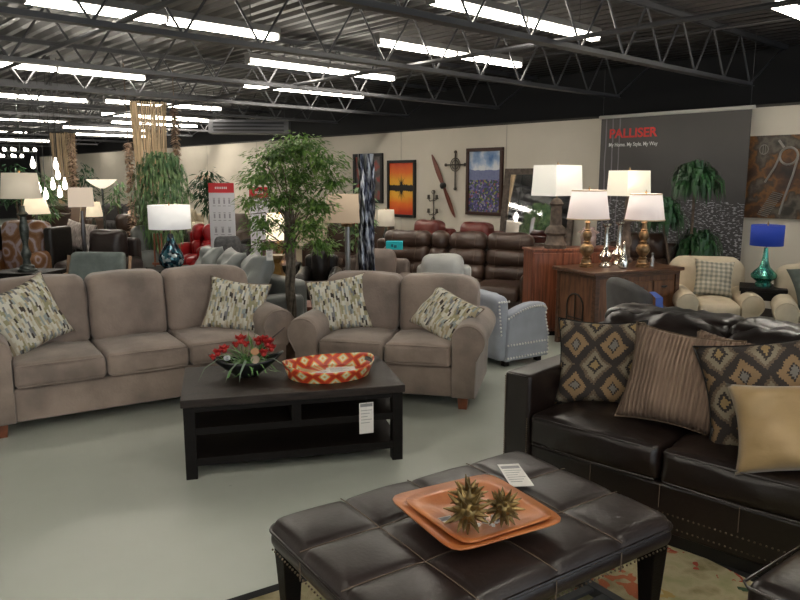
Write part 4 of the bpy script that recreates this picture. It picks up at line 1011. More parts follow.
# cross, propeller, sconce
iron=mat('rusty_iron',(.10,.085,.07),.5,.6,var=.4,vs=20)
t=wallroot('wall_cross','openwork iron cross hanging on the beige wall','cross',B_OF+4.22,1.47,.015); g=G()
g.tube([(0,-.01,0),(0,-.01,.61)],.014,6); g.tube([(-.22,-.01,.40),(.22,-.01,.40)],.014,6)
for cx,cz in((0,.61),(0,0),(-.22,.4),(.22,.4)): g.ball((cx,-.01,cz),.028,8)
g.build('cross_bars',iron,t)
for rr in(.075,.11): g=G(); g.tube([(rr*math.cos(R(a)),-.012,.40+rr*math.sin(R(a))) for a in range(0,360,24)],.008,5,closed=True); g.build('ring',iron,t)
t=wallroot('wooden_propeller','two-blade reddish wooden propeller hung aslant on the beige wall','propeller',B_OF+4.475,1.52,.03)
t.rotation_euler=(0,0,rz(AZB+180)); M=Matrix.Rotation(R(-61.5+90-90),4,'Y') 
g=G()
L_=.60
def bladep(sg):
    vs=[];fs=[];K=10
    for k in range(K+1):
        u=k/K; w=.022+.022*math.sin(pi*min(1,u*1.05)); w=w*(1 if u<.9 else 1-(u-.9)*6); th=.018*(1-u*.6)
        tw=R(35*(1-u)); x=sg*u*L_
        for (a,b) in((-w,-th/2),(w,-th/2),(w,th/2),(-w,th/2)):
            vs.append((x,b*math.cos(tw)-a*math.sin(tw)*.4*sg-.02,a*math.cos(tw)+b*math.sin(tw)))
    for k in range(K):
        for j in range(4): fs.append((k*4+j,k*4+(j+1)%4,(k+1)*4+(j+1)%4,(k+1)*4+j))
    fs.append((0,1,2,3)); fs.append(tuple(K*4+j for j in range(4))); return vs,fs
PM=Matrix.Rotation(R(62),4,'Y')
for sg in(1,-1): g=G(); g.add(*bladep(sg),M=PM); g.build('blade',mat('red_mahogany',(.16,.045,.028),.35),t,smooth=30)
g=G(); g.lathe([(.05,-.03),(.055,-.02),(.055,.02),(.04,.03)],n=14,M=Matrix.Translation((0,-.03,0))@Matrix.Rotation(R(90),4,'X')); g.build('hub',blackm,t)
t=wallroot('wall_sconce','wrought iron double candle sconce on the beige wall, lower left of the propeller','sconce',B_OF+4.72,.91,.03)
g=G(); g.tube([(0,0,0),(0,0,.53)],.010,6); g.build('stem',iron,t)
for z in(.14,.38):
    g=G(); g.tube([(-.1,-.03,z),(-.05,-.05,z-.04),(0,-.02,z-.02),(.05,-.05,z-.04),(.1,-.03,z)],.008,5); g.build('arm',iron,t)
    for x in(-.1,.1): g=G(); g.lathe([(.03,z),(.035,z+.012),(.022,z+.016),(.022,z+.07)],c=(x,-.03,0),n=10); g.build('candle_cup',iron,t)
for z in(.03,.5): g=G(); g.tube([(.04*math.cos(R(a)),-.01,z+.03*math.sin(R(a))) for a in range(0,360,40)],.006,5,closed=True); g.build('scroll',iron,t)
# banner
def ban(e):
    x,y,z=e.sep(); o=e.tc.outputs['Object']; n=e.noise(e.comb(e.ma('MULTIPLY',x,1.),0.,e.ma('MULTIPLY',z,2.6)),22.,5.); n3=e.noise(e.comb(x,0.,z),1.6,2.)
    base=e.ramp(e.ma('MULTIPLY',e.ma('ADD',z,e.ma('MULTIPLY',n3,1.2)),.4),[(.3,(.035,.033,.037)),(.6,(.060,.056,.058)),(1.,(.085,.078,.076))]) 
    sp_=e.ma('MULTIPLY',e.ma('GREATER_THAN',n,.56),e.ma('LESS_THAN',e.ma('ADD',z,e.ma('MULTIPLY',n3,.15)),.98))
    st_=e.ma('MULTIPLY',e.ma('GREATER_THAN',e.ma('SINE',e.ma('MULTIPLY_ADD',x,60.,e.ma('MULTIPLY',n3,6.))),.86),e.ma('LESS_THAN',x,.35))
    e.col(e.mix(e.ma('MULTIPLY',st_,.35),e.mix(sp_,base,(.33,.33,.36)),(.45,.40,.48)))
t=wallroot('hanging_banner','tall grey advertising banner with red and white lettering over a city view','banner',B_OF+1.36,.45,.16)
BW=2.0; BHt=2.0
g=G(); g.box(0,BW,0,.006,0,BHt); g.build('banner_cloth',paint('banner_print',ban),t,smooth=0)
g=G(); g.tube([(-.03,.003,BHt+.015),(BW+.03,.003,BHt+.015)],.024,8); g.build('banner_rail',mat('rail_white',(.6,.58,.55),.4),t)
for x in(.02,BW-.02): g=G(); g.tube([(x,.003,BHt+.03),(x,.003,HD-.55)],.003,4); g.build('hanging_wire',steel,t)
TM=lambda x,z: Matrix.Translation((x,-.003,z))@Matrix.Rotation(R(90),4,'X')
text('PALLISER',.165,mat('red_lettering',(.75,.045,.04),.5),t,'lettering',TM(.13,1.735),bold=.0042,sx=1.06)
text('My Home. My Style. My Way\u2122'.replace('\u2122',''),.070,mat('white_lettering',(.75,.75,.75),.5),t,'lettering',TM(.13,1.62),bold=.0005,sx=.86)
# triple-headed palm-like plant
def headplant(name,label,p,heads,m=darkleaf,l=.22,w=.035,n=220,pot=True,group=None):
    t=thing(name,label,'plant',p,group=group)
    if pot: g=G(); g.lathe([(.12,0),(.16,.28),(.17,.3),(.14,.3),(.001,.27)],n=18); g.build('pot',blackm,t)
    for (x,y,z,r_) in heads:
        g=G(); g.tube([(x*.2,y*.2,.1),(x*.6,y*.6,z*.5),(x,y,z)],.016,6); g.build('trunk',bark,t)
        g=G()
        for i in range(int(n*r_/.3)):
            a=random.uniform(0,6.28); el=random.uniform(-.1,1.25); d=Vector((math.cos(a)*math.cos(el),math.sin(a)*math.cos(el),math.sin(el)))
            c0=Vector((x,y,z))+d*random.uniform(0,.45)*r_; L_=r_*random.uniform(.6,1.); pts=[c0,c0+d*L_*.4,c0+d*L_*.62+Vector((0,0,-L_*.22)),c0+d*L_*.70+Vector((0,0,-L_*.75))]
            g.blade(pts,w)
        g.build('leaf_head',m,t,smooth=0,norm=False)
    return t
random.seed(31)
headplant('potted_palm','dark green three-headed potted plant in front of the grey banner',(3.36,8.35,0),[(.02,0,1.60,.34),(-.34,0,1.22,.32),(.12,.05,.84,.32)],w=.034,n=380)

# ---------------------------------------------------------------- behind the loveseat and the tree
gr=puffy('recliner','grey-brown suede recliner behind the silver column',(-.78,7.30,0),rz(100),.84,.85,1,greybrown,BH=.87,lobes=1,aw=.2,cat='armchair')
t=thing('turquoise_box','small turquoise gift box lying on top of the grey-brown recliner','box',at(393,253,.93)+Vector((0,.0,0)),R(-6)); t.location=loc2w(gr,.60,.74,.875)
g=G(); g.box(-.09,.09,-.05,.05,0,.09); g.build('body',mat('turquoise_card',(.01,.50,.56),.5),t,smooth=0,bevel=.003); g=G(); g.box(-.03,-.01,-.052,-.05,.03,.06); g.box(.0,.03,-.052,-.05,.02,.05); g.build('printing',mat('dark_teal',(.01,.12,.16),.6),t,smooth=0)
lg=puffy('armchair','light grey linen armchair just behind the loveseat, only its top showing',(.12,6.75,0),rz(100),.62,.62,1,lightgrey,BH=.90,lobes=1,aw=.1,AH=.55,cat='armchair')
lg.location=(.04,6.66,0)
ep=at(386,246,.62); lt=sidetable('end_table','dark end table under the small cream-shaded lamp behind the recliner',(ep.x,ep.y+.12,0),.45,.45,.55,espresso,.1)
lamp('table_lamp','small lamp with a cream drum shade, just right of the silver column',(ep.x,ep.y+.12,.55),[(.07,0),(.075,.02),(.03,.04),(.05,.12),(.055,.2),(.03,.28),(.02,.36)],0,(.37,.62,.135,.125),bronze,shade_c,light=4)
fl_=dep(347,194,7.7); fx_=fl_.x
t=thing('floor_lamp','steel floor lamp with a wide tan drum shade, half hidden by the ficus','lamp',(fx_,7.7,0))
g=G(); g.lathe([(.15,0),(.15,.02),(.03,.04)],n=20); g.build('base',steel,t); g=G(); g.tube([(0,0,.03),(0,0,1.15)],.03,10); g.build('pole',mat('brushed_steel',(.35,.35,.35),.35,.9),t)
drumshade(t,.235,.225,1.19,1.48,mat('tan_shade',(.33,.25,.18),.8,emit=.1,ecol=(1,.75,.5)))
g=G(); g.lathe([(.06,1.14),(.07,1.17),(.03,1.19),(.01,1.40)],n=14); g.build('socket',brass,t)
random.seed(9)
def bush(name,label,p,parts,m,l=.1,w=.03,pot=True,trunk=True,cat='plant',group=None,down=.3,droop=.5):
    t=thing(name,label,cat,p,group=group)
    if pot: g=G(); g.lathe([(.12,0),(.16,.28),(.17,.3),(.14,.3),(.001,.27)],n=16); g.build('pot',soil,t)
    zt=max(c[2] for c,*_ in parts)
    if trunk: g=G(); g.tube([(0,0,.1),(.02,0,zt*.5),(0,0,zt)],[.03,.022,.01],6); g.build('trunk',bark,t)
    g=G()
    for c,rx,rz_,n in parts: foliage(g,c,rx,rz_,n,l,w,droop,down,.3)
    g.build('foliage',m,t,smooth=0,norm=False); return t
p=dep(356,235,8.2); p.z=0; bush('potted_shrub','bushy green potted shrub with red blooms behind the silver column',p,[((0,0,1.2),.2,.38,320),((.08,0,1.5),.12,.15,80)],midleaf,.1,.035)
p=dep(355,222,8.1); t=thing('red_flower','single red flower in the shrub behind the silver column','flower',p); g=G(); g.ball((0,0,0),.035,8); g.build('blossom',redp,t); g=G(); g.tube([(0,0,-.03),(0,.03,-.22)],.005,4); g.build('stem',greenleaf,t)

# silver sofa with satin cushions
ss=puffy('sofa','silver-grey sofa with three puffy satin cushions, left of the ficus','',0,1,1,1,silverleather) if 0 else None
def at2(u,v,z): return at(u,v,z)
A1_=at(216,251,.84); 
ss=thing('silver_sofa','silver-grey leather sofa with three big satin back cushions, left of the ficus','sofa',(0,0,0),rz(141))
ss.location=A1_-Matrix.Rotation(rz(141),3,'Z')@Vector((.1,.75,.84))
g=G(); g.rbox(0,1.9,.05,.85,.06,.30,r=.03,n=5); g.build('base',silverleather,ss,smooth=60)
g=G(); g.rbox(.02,1.88,.66,.86,.1,.70,r=.06,n=6); g.build('back_frame',silverleather,ss,smooth=60)
for x0 in(-.02,1.72): g=G(); g.rbox(x0,x0+.2,.0,.8,.06,.58,r=.06,n=5); g.build('arm',silverleather,ss,smooth=60)
for i in range(3):
    x0=.16+i*.53; g=G(); g.rbox(x0,x0+.52,.02,.66,.29,.45,r=.06,n=6,crown=.03); g.build('seat_cushion',silverleather,ss,smooth=60)
for i,l in enumerate(['silver satin cushion at the far left end of the silver-grey sofa','silver satin cushion in the middle of the silver-grey sofa','silver satin cushion on the silver-grey sofa, nearest the ficus']):
    pillow(ss,.38+i*.53,.52,.70,.54,.50,.22,silverp,l,'satin cushions on the silver-grey sofa',22,(-3,2,-2)[i],-10,i*3.)
furm=mat('dark_grey_fur',(.085,.085,.09),.95,var=.3,vs=20,bump=1.,bs=60)
g1=puffy('armchair','dark grey plush armchair whose rounded top shows behind the silver sofa',tuple(dep(199,300,9.0).xy)+(0,),rz(95),.50,.7,1,furm,BH=.88,lobes=1,aw=.08,cat='armchair')
g2=puffy('armchair','dusty mauve armchair top just left of the ficus trunk',tuple(dep(248,300,8.8).xy)+(0,),rz(95),.50,.7,1,mat('mauve_suede',(.17,.115,.11),.8,bump=.2),BH=.86,lobes=1,aw=.08,cat='armchair')

# gilded cube stool and black sofa behind the tree
p=at(286,290,.42); t=thing('brass_pedestal','antique gold square pedestal vase left of the ficus trunk','vase',dep(276,290,7.3)); t.location.z=0
g=G(); g.lathe([(.10,0),(.12,.02),(.11,.5),(.13,.66),(.10,.70),(.07,.80),(.12,.86)],n=4,sq=1); g.build('body',mat('antique_gold',(.30,.17,.05),.35,.8,var=.35,vs=10),t,smooth=0,bevel=.006); g=G(); g.lathe([(.115,.84),(.13,.86),(.13,.88)],n=4,sq=1); g.build('rim',brass,t,smooth=0)
bs_=puffy('black_sofa','black leather sofa in the shade behind the ficus trunk',tuple(dep(294,300,7.7).xy)+(0,),rz(88),.50,.85,1,blackleather,BH=.86,lobes=1,aw=.14)
sidetable('low_table','low reddish wood table behind the gap between the taupe sofas',tuple(dep(303,300,7.05).xy)+(0,),.62,.4,.42,mat('cherry_wood',(.16,.045,.025),.35),R(-4))
# lit lamp and signs behind the tree
p=dep(279,213,8.9); 
et2=sidetable('end_table','end table under the glowing lamp behind the ficus leaves',(p.x,8.9,0),.45,.45,.6,espresso,0)
lamp('table_lamp','glowing cream-shaded table lamp seen through the ficus leaves',(p.x,8.9,.6),[(.07,0),(.075,.02),(.03,.05),(.06,.15),(.03,.28),(.02,.32)],0,(.30,.62,.17,.15),brass,mat('bright_cream_shade',(.85,.72,.5),.8,emit=.5,ecol=(1,.85,.6)),light=12)
def signboard(u0,u1,v0,y,label,hf=.17,red=(.55,.03,.04),grid=True):
    a=dep(u0,v0,y); b=dep(u1,v0,y); W=b.x-a.x; H=a.z
    t=thing('floor_sign',label,'sign',((a.x+b.x)/2,y,0),R(-4))
    g=G(); g.box(-W/2,W/2,-.006,.006,.12,H); g.build('panel',mat('sign_white',(.70,.69,.74),.5),t,smooth=0)
    g=G(); g.box(-W/2,W/2,-.009,-.006,H-.14,H); hd=g.build('header',mat('sign_red',red,.5),t,smooth=0)
    g=G()
    for k in range(7): g.box(-W*.24+k*W*.07,-W*.24+k*W*.07+W*.045,-.0105,-.009,H-.085,H-.055)
    g.build('header_lettering',white,hd,smooth=0)
    if grid:
        g=G(); random.seed(2)
        for r_ in range(4):
            for c_ in range(4 if r_<2 else 3):
                cw=W*.8/(4 if r_<2 else 3); x=-W*.4+cw*(c_+.5); z=H-.27-r_*.21
                g.box(x-cw*.16,x+cw*.16,-.0075,-.006,z-.03,z+.035); g.box(x-cw*.28,x+cw*.28,-.0075,-.006,z-.065,z-.055); g.box(x-cw*.22,x+cw*.22,-.0075,-.006,z+.045,z+.055)
        g.build('printed_grid',mat('sign_print',(.33,.32,.36),.6),t,smooth=0)
    g=G(); g.box(-W/2,W/2,-.14,.14,0,.02); g.box(-.02,.02,-.015,.015,0,.14); g.build('foot',steel,t,smooth=0)
signboard(208,234,183,10.6,'white floor sign with a red header and a printed grid of product pictures')
signboard(249,268,187,9.6,'white floor sign with a red header partly hidden by the ficus leaves',grid=False)
# ---------------------------------------------------------------- left middle ground
def ground(u,y): p=dep(u,245,y); return (p.x,y,0)
# teal mosaic lamp on end table behind the taupe sofa
p=dep(172,266,8.3); 
sidetable('end_table','dark end table under the teal mosaic lamp, behind the taupe sofa',(p.x,8.3,0),.5,.5,.62,espresso,rz(60))
def tealm(e):
    v=e.nt.nodes.new('ShaderNodeTexVoronoi'); v.inputs['Scale'].default_value=30; e.lk(e.tc.outputs['Object'],v.inputs['Vector'])
    e.col(e.ramp(e.white(v.outputs['Color']),[(0,(.008,.02,.035)),(.3,(.015,.06,.09)),(.55,(.04,.13,.17)),(.72,(.01,.012,.02)),(.88,(.35,.42,.46))],True)); e.b.inputs['Metallic'].default_value=.4; e.b.inputs['Roughness'].default_value=.15
lamp('table_lamp','teal mosaic glass table lamp with a wide white drum shade, behind the taupe sofa',(p.x,8.3,.62),[(.09,0),(.10,.015),(.135,.05),(.145,.10),(.125,.17),(.085,.25),(.05,.31),(.04,.36),(.025,.40)],0,(.455,.725,.235,.235),paint('teal_mosaic_glass',tealm),mat('bright_white_shade',(.86,.85,.84),.8,emit=.13,ecol=(1,.96,.93)),light=5)
# red sofa
rd=puffy('red_sofa','bright red leather sofa behind the teal mosaic lamp',ground(160,10.9),rz(104),.80,.85,2,redleather,BH=.92,lobes=2,aw=.22)
# big weeping plant
random.seed(41)
p=ground(164,10.4); t=thing('weeping_plant','big drooping green plant under the tan string column','plant',p)
g=G(); g.lathe([(.16,0),(.2,.35),(.21,.38),(.18,.38),(.001,.34)],n=18); g.build('pot',mat('copper_pot',(.25,.11,.05),.5),t)
g=G(); g.tube([(0,0,.2),(.03,0,.9),(0,0,1.7)],[.05,.04,.02],6); g.build('trunk',bark,t)
g=G()
for i in range(1900):
    a=random.uniform(0,6.28); z=random.uniform(.62,2.0); rr=.37*math.sqrt(max(0,1-((z-1.35)/.72)**2))*random.uniform(.5,1.05); c0=Vector((rr*math.cos(a),rr*math.sin(a),z)); d=Vector((math.cos(a)*.5,math.sin(a)*.5,.2))
    L_=random.uniform(.10,.22); d=(d+Vector((random.uniform(-.4,.4),random.uniform(-.4,.4),random.uniform(-.2,.3)))); g.blade([c0,c0+d*L_*.4,c0+d*L_*.55+Vector((0,0,-L_*.35)),c0+d*L_*.6+Vector((0,0,-L_*.8))],.026)
g.build('foliage',midleaf,t,smooth=0,norm=False)
# stakes of a brown stand beside the plant
p=ground(157,9.2); t=thing('wooden_easel','slim brown wooden easel standing left of the teal mosaic lamp','easel',p)
for x in(-.05,.06): g=G(); g.tube([(x,0,0),(x*.8,.03,.95)],.012,5); g.build('leg',redwood,t)
g=G(); g.tube([(0,.3,0),(0,.03,.95)],.012,5); g.build('rear_leg',redwood,t); g=G(); g.box(-.07,.07,-.012,.012,.55,.58); g.build('ledge',redwood,t,smooth=0)
# string drape columns
stringm=mat('tan_string',(.62,.47,.30),.8,var=.3,vs=30,stretch=(1,1,.1))
def drape(u,v0,y,w,zb,label,m=stringm,ns=46,taper=.75):
    a=dep(u,v0,y); t=thing('string_column',label,'hanging decoration',(a.x,y,0))
    zt=a.z
    g=G(); pts=[(w/2*math.cos(R(k)),w/2*math.sin(R(k)),zt) for k in range(0,360,30)]; g.tube(pts,.015,6,closed=True); g.tube([(-w/2,0,zt),(w/2,0,zt)],.01,5); g.build('hoop',blackm,t)
    for k in(0,1): 
        g=G(); g.tube([((k-.5)*w*.8,0,zt),((k-.5)*w*.8,0,HD-.06)],.004,4); g.build('hanger',steel,t)
    g=G()
    for i in range(ns):
        an=2*pi*i/ns; rr=w/2*random.uniform(.93,1.04); x,y_=rr*math.cos(an),rr*math.sin(an); tp=taper+random.uniform(-.04,.04)
        g.tube([(x,y_,zt),(x*(1+tp)/2+random.uniform(-.01,.01),y_*(1+tp)/2,(zt+zb)/2),(x*tp,y_*tp,zb+random.uniform(0,.1))],.010,4,cap=False)
    o=g.build('strings',m,t,smooth=60,norm=False); o['kind']='stuff'
drape(148,102,11.3,.50,1.35,'large tan string column hanging from the roof above the weeping plant')
drape(62,133,15.5,.46,1.1,'smaller tan string column hanging further back on the left')
# dried spiral garlands
garm=mat('dried_husk',(.46,.33,.24),.9,var=.35,vs=14)
def garland(u,v0,v1,y,w,label):
    a=dep(u,v0,y); b=dep(u,v1,y); t=thing('husk_garland',label,'hanging decoration',(a.x,y,0),group=None)
    g=G(); g.tube([(0,0,b.z),(0,0,HD-.08)],.008,4); g.build('rope',bark,t)
    g=G(); n=int((a.z-b.z)/.035); random.seed(int(u))
    for i in range(n):
        z=b.z+(a.z-b.z)*i/n; 
        for k in range(9):
            an=i*.9+k*.7; d=Vector((math.cos(an),math.sin(an),random.uniform(-.5,.3))); g.leaf((0,0,z),d,w*random.uniform(.7,1.1),.05,.4)
    g.build('husks',garm,t,smooth=0,norm=False)
garland(128,140,232,11.2,.105,'long brown husk garland hanging left of the weeping plant')
garland(174,105,160,11.8,.10,'brown husk garland hanging right of the large tan string column')
garland(70,132,232,14.6,.13,'brown husk garland hanging beside the smaller string column')
# torchiere
p=ground(106,10.9); t=thing('torchiere_lamp','dark torchiere floor lamp with a lit glass bowl shade','lamp',p)
g=G(); g.lathe([(.15,0),(.15,.02),(.03,.05)],n=18); g.build('base',bronze,t); g=G(); g.tube([(0,0,.04),(0,0,1.5)],.016,8); g.build('pole',bronze,t)
g=G(); g.lathe([(.03,1.50),(.09,1.53),(.16,1.575),(.21,1.625),(.215,1.63)],n=24,cap=False); g.build('glass_bowl',mat('frosted_bowl',(.9,.82,.68),.5,emit=.35,ecol=(1,.9,.72)),t,solid=.004)
# left buffet lamp on dark table
p=dep(25,268,7.9); tz=.63
sidetable('console_table','dark wood table at the left edge behind the taupe sofa, under the tall buffet lamp',(p.x-.02,7.98,0),.62,.5,tz,espresso,rz(100))
lamp('buffet_lamp','tall antique-bronze buffet lamp with a big cream drum shade, at the left edge',(p.x,7.95,tz),[(.10,0),(.10,.02),(.08,.03),(.075,.06),(.045,.075),(.035,.13),(.05,.17),(.055,.2),(.035,.25),(.028,.30),(.045,.40),(.05,.48),(.035,.56),(.03,.60),(.06,.63),(.03,.66),(.025,.72)],0,(.80,1.075,.205,.175),bronze,shade_c,light=4)
# second lamp behind
p=dep(38,235,10.5); sidetable('end_table','end table at the far left behind the batik wing chair',(p.x,10.5,0),.5,.5,.62,espresso,0)
lamp('table_lamp','smaller cream-shaded lamp peeking out behind the tall buffet lamp',(p.x,10.5,.62),[(.08,0),(.085,.02),(.03,.05),(.05,.2),(.02,.45),(.02,.5)],0,(.52,.75,.19,.13),bronze,mat('warm_cream_shade',(.85,.72,.52),.8,emit=.22,ecol=(1,.85,.6)),light=6)
# rectangular lamp at 84
p=dep(84,240,10.0); sidetable('end_table','end table behind the dark recliner on the left',(p.x,10.0,0),.45,.45,.6,espresso,0)
lamp('table_lamp','silver-stemmed lamp with a boxy cream shade, left of the torchiere',(p.x,10.0,.6),[(.07,0),(.07,.02),(.02,.04),(.035,.1),(.025,.2),(.035,.3),(.02,.5),(.02,.60)],0,(.66,.92,.16,.15),mat('grey_metal',(.2,.2,.22),.3,.9),mat('warm_box_shade',(.82,.68,.55),.8,emit=.12,ecol=(1,.82,.65)),None,((.16,.12),(.15,.11)),r=R(20))
p=dep(95,235,12.0); sidetable('end_table','end table behind the torchiere',(p.x,12.0,0),.45,.45,.6,espresso,0)
lamp('table_lamp','glowing cream lamp just right of the torchiere pole, further back',(p.x,12.0,.6),[(.07,0),(.07,.02),(.02,.04),(.05,.2),(.02,.4)],0,(.42,.66,.15,.11),bronze,mat('warm_cream_shade',(.85,.72,.52)),light=6)
# batik wing chair
def bat(e):
    o=e.tc.outputs['Object']; n=e.noise(o,4.5,4.); v=e.nt.nodes.new('ShaderNodeTexVoronoi'); v.inputs['Scale'].default_value=3.2; e.lk(o,v.inputs['Vector'])
    w=e.ma('SINE',e.ma('MULTIPLY_ADD',v.outputs['Distance'],20.,e.ma('MULTIPLY',n,9.))); e.col(e.ramp(e.ma('MULTIPLY_ADD',w,.5,.5),[(.1,(.20,.085,.03)),(.45,(.28,.15,.075)),(.7,(.24,.13,.08)),(.92,(.42,.34,.36))]))
wc=puffy('wing_chair','brown and cream batik-print chair with dark leather sides, at the left edge',ground(-38,9.0),rz(100),.92,.85,1,paint('batik_print',bat),BH=1.08,lobes=1,aw=.14,AH=.7,cat='armchair')
for x in(-.02,.82): g=G(); g.rbox(x,x+.12,.42,.88,.05,1.02,r=.04,n=5); g.build('wing',blackleather,wc,smooth=60)
pz=puffy('dark_armchair','black leather armchair with a pale striped throw, right of the batik chair',ground(42,9.9),rz(95),.85,.85,1,blackleather,BH=.88,lobes=1,aw=.16,cat='armchair')
pillow(pz,.30,.42,.84,.46,.42,.14,mat('pale_stripe_throw',(.42,.38,.36),.8,var=.4,vs=14,stretch=(6,1,1)),'pale striped cushion on the black leather armchair at the left',None,20,12,0,2.)
# dark recliner, silver recliner behind, tufted sofas
dr=puffy('dark_recliner','large near-black leather recliner seen above the teal-grey chair',ground(50,8.8),rz(96),.82,.9,1,mat('near_black_leather',(.022,.013,.011),.32,bump=.2),BH=.97,lobes=1,aw=.18,cat='armchair')
sr=puffy('grey_recliner','dark recliner with grey cushions right of the near-black recliner',ground(100,9.9),rz(105),.60,.8,1,silverleather,BH=.96,lobes=1,aw=.16,cat='armchair')
for x,y,l in((88,12.2,'tufted dark brown leather sofa far back below the torchiere'),(120,13.6,'brown leather sofa far back right of the torchiere')):
    puffy('tufted_sofa',l,ground(x,y),rz(100),1.2 if x<100 else 1.0,.9,3,brownleather if x<100 else blackleather,BH=1.0,lobes=2,aw=.15)
# teal-grey chair with wood arms
tc=thing('lounge_chair','teal-grey fabric chair with bare wooden arms just behind the taupe sofa','armchair',ground(36,7.25),rz(95)); 
g=G(); g.rbox(.0,.62,.52,.66,.4,.85,r=.045,n=6,warp=lambda p,u,v,w:Vector((p.x*(1-.06*w),p.y+.06*w,p.z))); g.build('backrest',tealgrey,tc,smooth=60)
g=G(); g.rbox(.03,.59,.0,.55,.30,.44,r=.04,n=6); g.build('seat',tealgrey,tc,smooth=60)
pw=mat('pale_oak',(.30,.19,.12),.5)
for x in(-.04,.66):
    g=G(); g.tube([(x,.66,.81),(x,.62,.62),(x,.3,.58),(x,.0,.56)],.018,6); g.build('arm',pw,tc); g=G(); g.tube([(x,.02,.56),(x,.0,0)],.018,6); g.build('leg',pw,tc); g=G(); g.tube([(x,.58,.6),(x,.66,0)],.018,6); g.build('leg',pw,tc)
# black box pedestal & brown boards
p=ground(79,11.2); t=thing('black_cabinet','small black cabinet behind the dark recliner, under the leaning brown board','cabinet',p); g=G(); g.box(-.16,.16,-.15,.15,0,.86); g.build('body',blackm,t,smooth=0,bevel=.004); g=G(); g.box(-.14,.14,-.165,-.15,.05,.82); d_=g.build('door',blackm,t,smooth=0); g=G(); g.ball((.1,-.175,.5),.012,6); g.build('knob',brass,d_)
t=thing('leaning_board','narrow brown wooden board leaning above the small black cabinet','board',(p[0],p[1],.86)); g=G(); g.box(-.12,.10,-.012,.012,0,.40); g.build('panel',mat('brown_board',(.12,.075,.05),.6),t,smooth=0); g=G(); g.box(.02,.035,-.016,-.012,0,.40); g.build('stripe',creamf,t,smooth=0); t.rotation_euler=(R(-6),R(6),0)
# pendant cluster
glass=mat('lit_pendant_glass',(1,.95,.85),.2,emit=5,ecol=(1,.93,.82)); 
for i,(u,v) in enumerate([(33,165),(39,190),(46,196),(58,176),(65,186),(53,186),(60,194),(56,166)]):
    a=dep(u,v,10.8); t=thing('pendant_light','lit teardrop glass pendant in the cluster at upper left','pendant light',a,group='lit glass teardrop pendants')
    g=G(); g.lathe([(.010,.12),(.014,.09),(.032,.03),(.036,-.01),(.024,-.04),(.003,-.055)],n=12); g.build('glass_shade',glass,t); g=G(); g.tube([(0,0,.11),(0,0,HD-a.z-.06)],.005,4); g.build('cord',blackm,t)
# chandelier row far left
for i,(u,v,w) in enumerate([(20,152,.5),(8,158,.5)]):
    a=dep(u,v,12.5+i); t=thing('chandelier','bright many-bulbed chandelier at the far upper left' if i==0 else 'bright many-bulbed chandelier cut by the left edge','chandelier',a)
    g=G(); g.tube([(w*.5*math.cos(R(k)),w*.5*math.sin(R(k)),0) for k in range(0,360,30)],.012,5,closed=True); g.tube([(0,0,0),(0,0,HD-a.z-.06)],.008,5); g.tube([(-w*.5,0,0),(w*.5,0,0)],.008,4); g.build('ring',bronze,t)
    for k in range(8): q=G(); an=R(k*45); q.ball((w*.5*math.cos(an),w*.5*math.sin(an),.04),.024,8,1.3); q.build('bulb',glass,t)
# greenery far left and others
random.seed(51)
for (u,y,zc,rx,rz_,n,m,l) in [(20,13.,1.55,.45,.38,420,darkleaf,'dark green tree behind the pendant cluster at the far left'),(88,15.5,1.5,.35,.5,300,darkleaf,'dark green tree behind the husk garland on the left'),(47,12.2,1.35,.32,.45,300,midleaf,'green tree between the pendants and the string column'),(-15,14,1.4,.5,.4,260,darkleaf,'dark tree at the left edge of the view'),(211,13.2,1.45,.30,.42,360,darkleaf,'dark round-topped tree behind the white floor sign'),(120,17,1.3,.3,.4,150,midleaf,'small tree far back near the torchiere')]:
    bush('potted_tree',l,ground(u,y),[((0,0,zc),rx,rz_,n)],m,.15,.05,cat='tree')
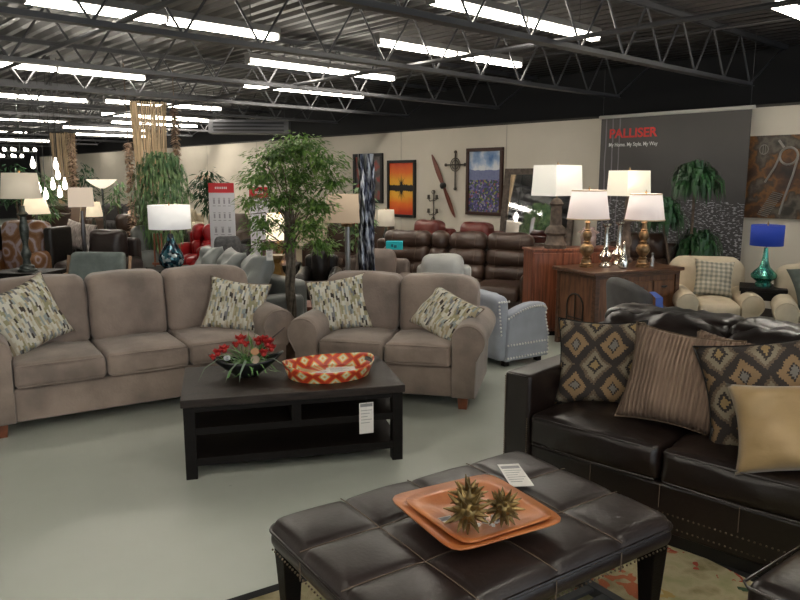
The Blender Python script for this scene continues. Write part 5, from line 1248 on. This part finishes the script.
# misc far furniture rows so the back of the store is filled
random.seed(61)
cols=[brownleather,blackleather,greybrown,creamf,charf,tealgrey]
protos=[]
for i,(u,y,az,l,w_,c_) in enumerate([(0,14.4,100,'brown leather sofa far behind the batik chair',1.5,brownleather),(186,14.3,105,'brown suede sofa behind the red sofa',1.2,greybrown),(236,11.7,100,'black leather chair right of the white floor sign',.62,blackleather),(135,16.6,100,'cream sofa far behind the weeping plant',1.4,creamf),(85,20,105,'grey sofa in the farthest row on the left',1.7,charf),(30,18.4,100,'far brown sofa beneath the husk garland',1.7,brownleather),(262,13.9,115,'cream sofa behind the ficus, along the wall',1.2,creamf),(300,11.3,112,'brown leather sofa along the wall behind the ficus',1.5,brownleather)]):
    puffy('sofa' if w_>.7 else 'armchair',l,ground(u,y),rz(az),w_,.9,2 if w_>.7 else 1,c_,BH=.92,lobes=1,aw=.18 if w_>.7 else .1,cat='sofa' if w_>.7 else 'armchair')
# burgundy chairs along the wall
b0=puffy('burgundy_chair','burgundy leather chair at the wall, left one behind the brown reclining sofa',(.0,10.6,0),rz(137.6),.75,.8,1,burgleather,BH=1.02,lobes=1,aw=.12,cat='armchair')
b0.location=(-.22,10.55,0)
b1=dup(b0,(.42,10.0,0),None,'burgundy leather chair at the wall, right one below the iron sconce')
# unit heater hanging by the far wall
a=dep(250,128,15.0); t=thing('duct_heater','long grey heating duct hanging under the joists near the ficus top','heater',(a.x,15,a.z-.12),rz(AZA)*0+R(4))
g=G(); g.box(-.8,.8,-.2,.2,0,.27); g.build('casing',mat('duct_grey',(.12,.12,.13),.5),t,smooth=0,bevel=.01)
g=G(); 
for k in range(3): g.box(-.70,.70,-.206,-.2,.05+k*.07,.08+k*.07)
g.build('grille',blackm,t,smooth=0)
for x in(-.7,.7): g=G(); g.tube([(x,0,.27),(x,0,HD-a.z+.07)],.006,4); g.build('hanger',steel,t)
# driftwood wall piece
t=wallroot('driftwood_art','small brown driftwood piece hung on the far beige wall','wall art',B_OF+13.2,1.55,.06); g=G(); random.seed(3)
for k in range(9): a=random.uniform(-.5,.5); g.tube([(-.35+.08*k,0,.1+.05*math.sin(k)),(.0+.05*k,-.03,.12+a*.2),(.25+.04*k,0,.08)],.02,5)
g.build('driftwood',garm,t)
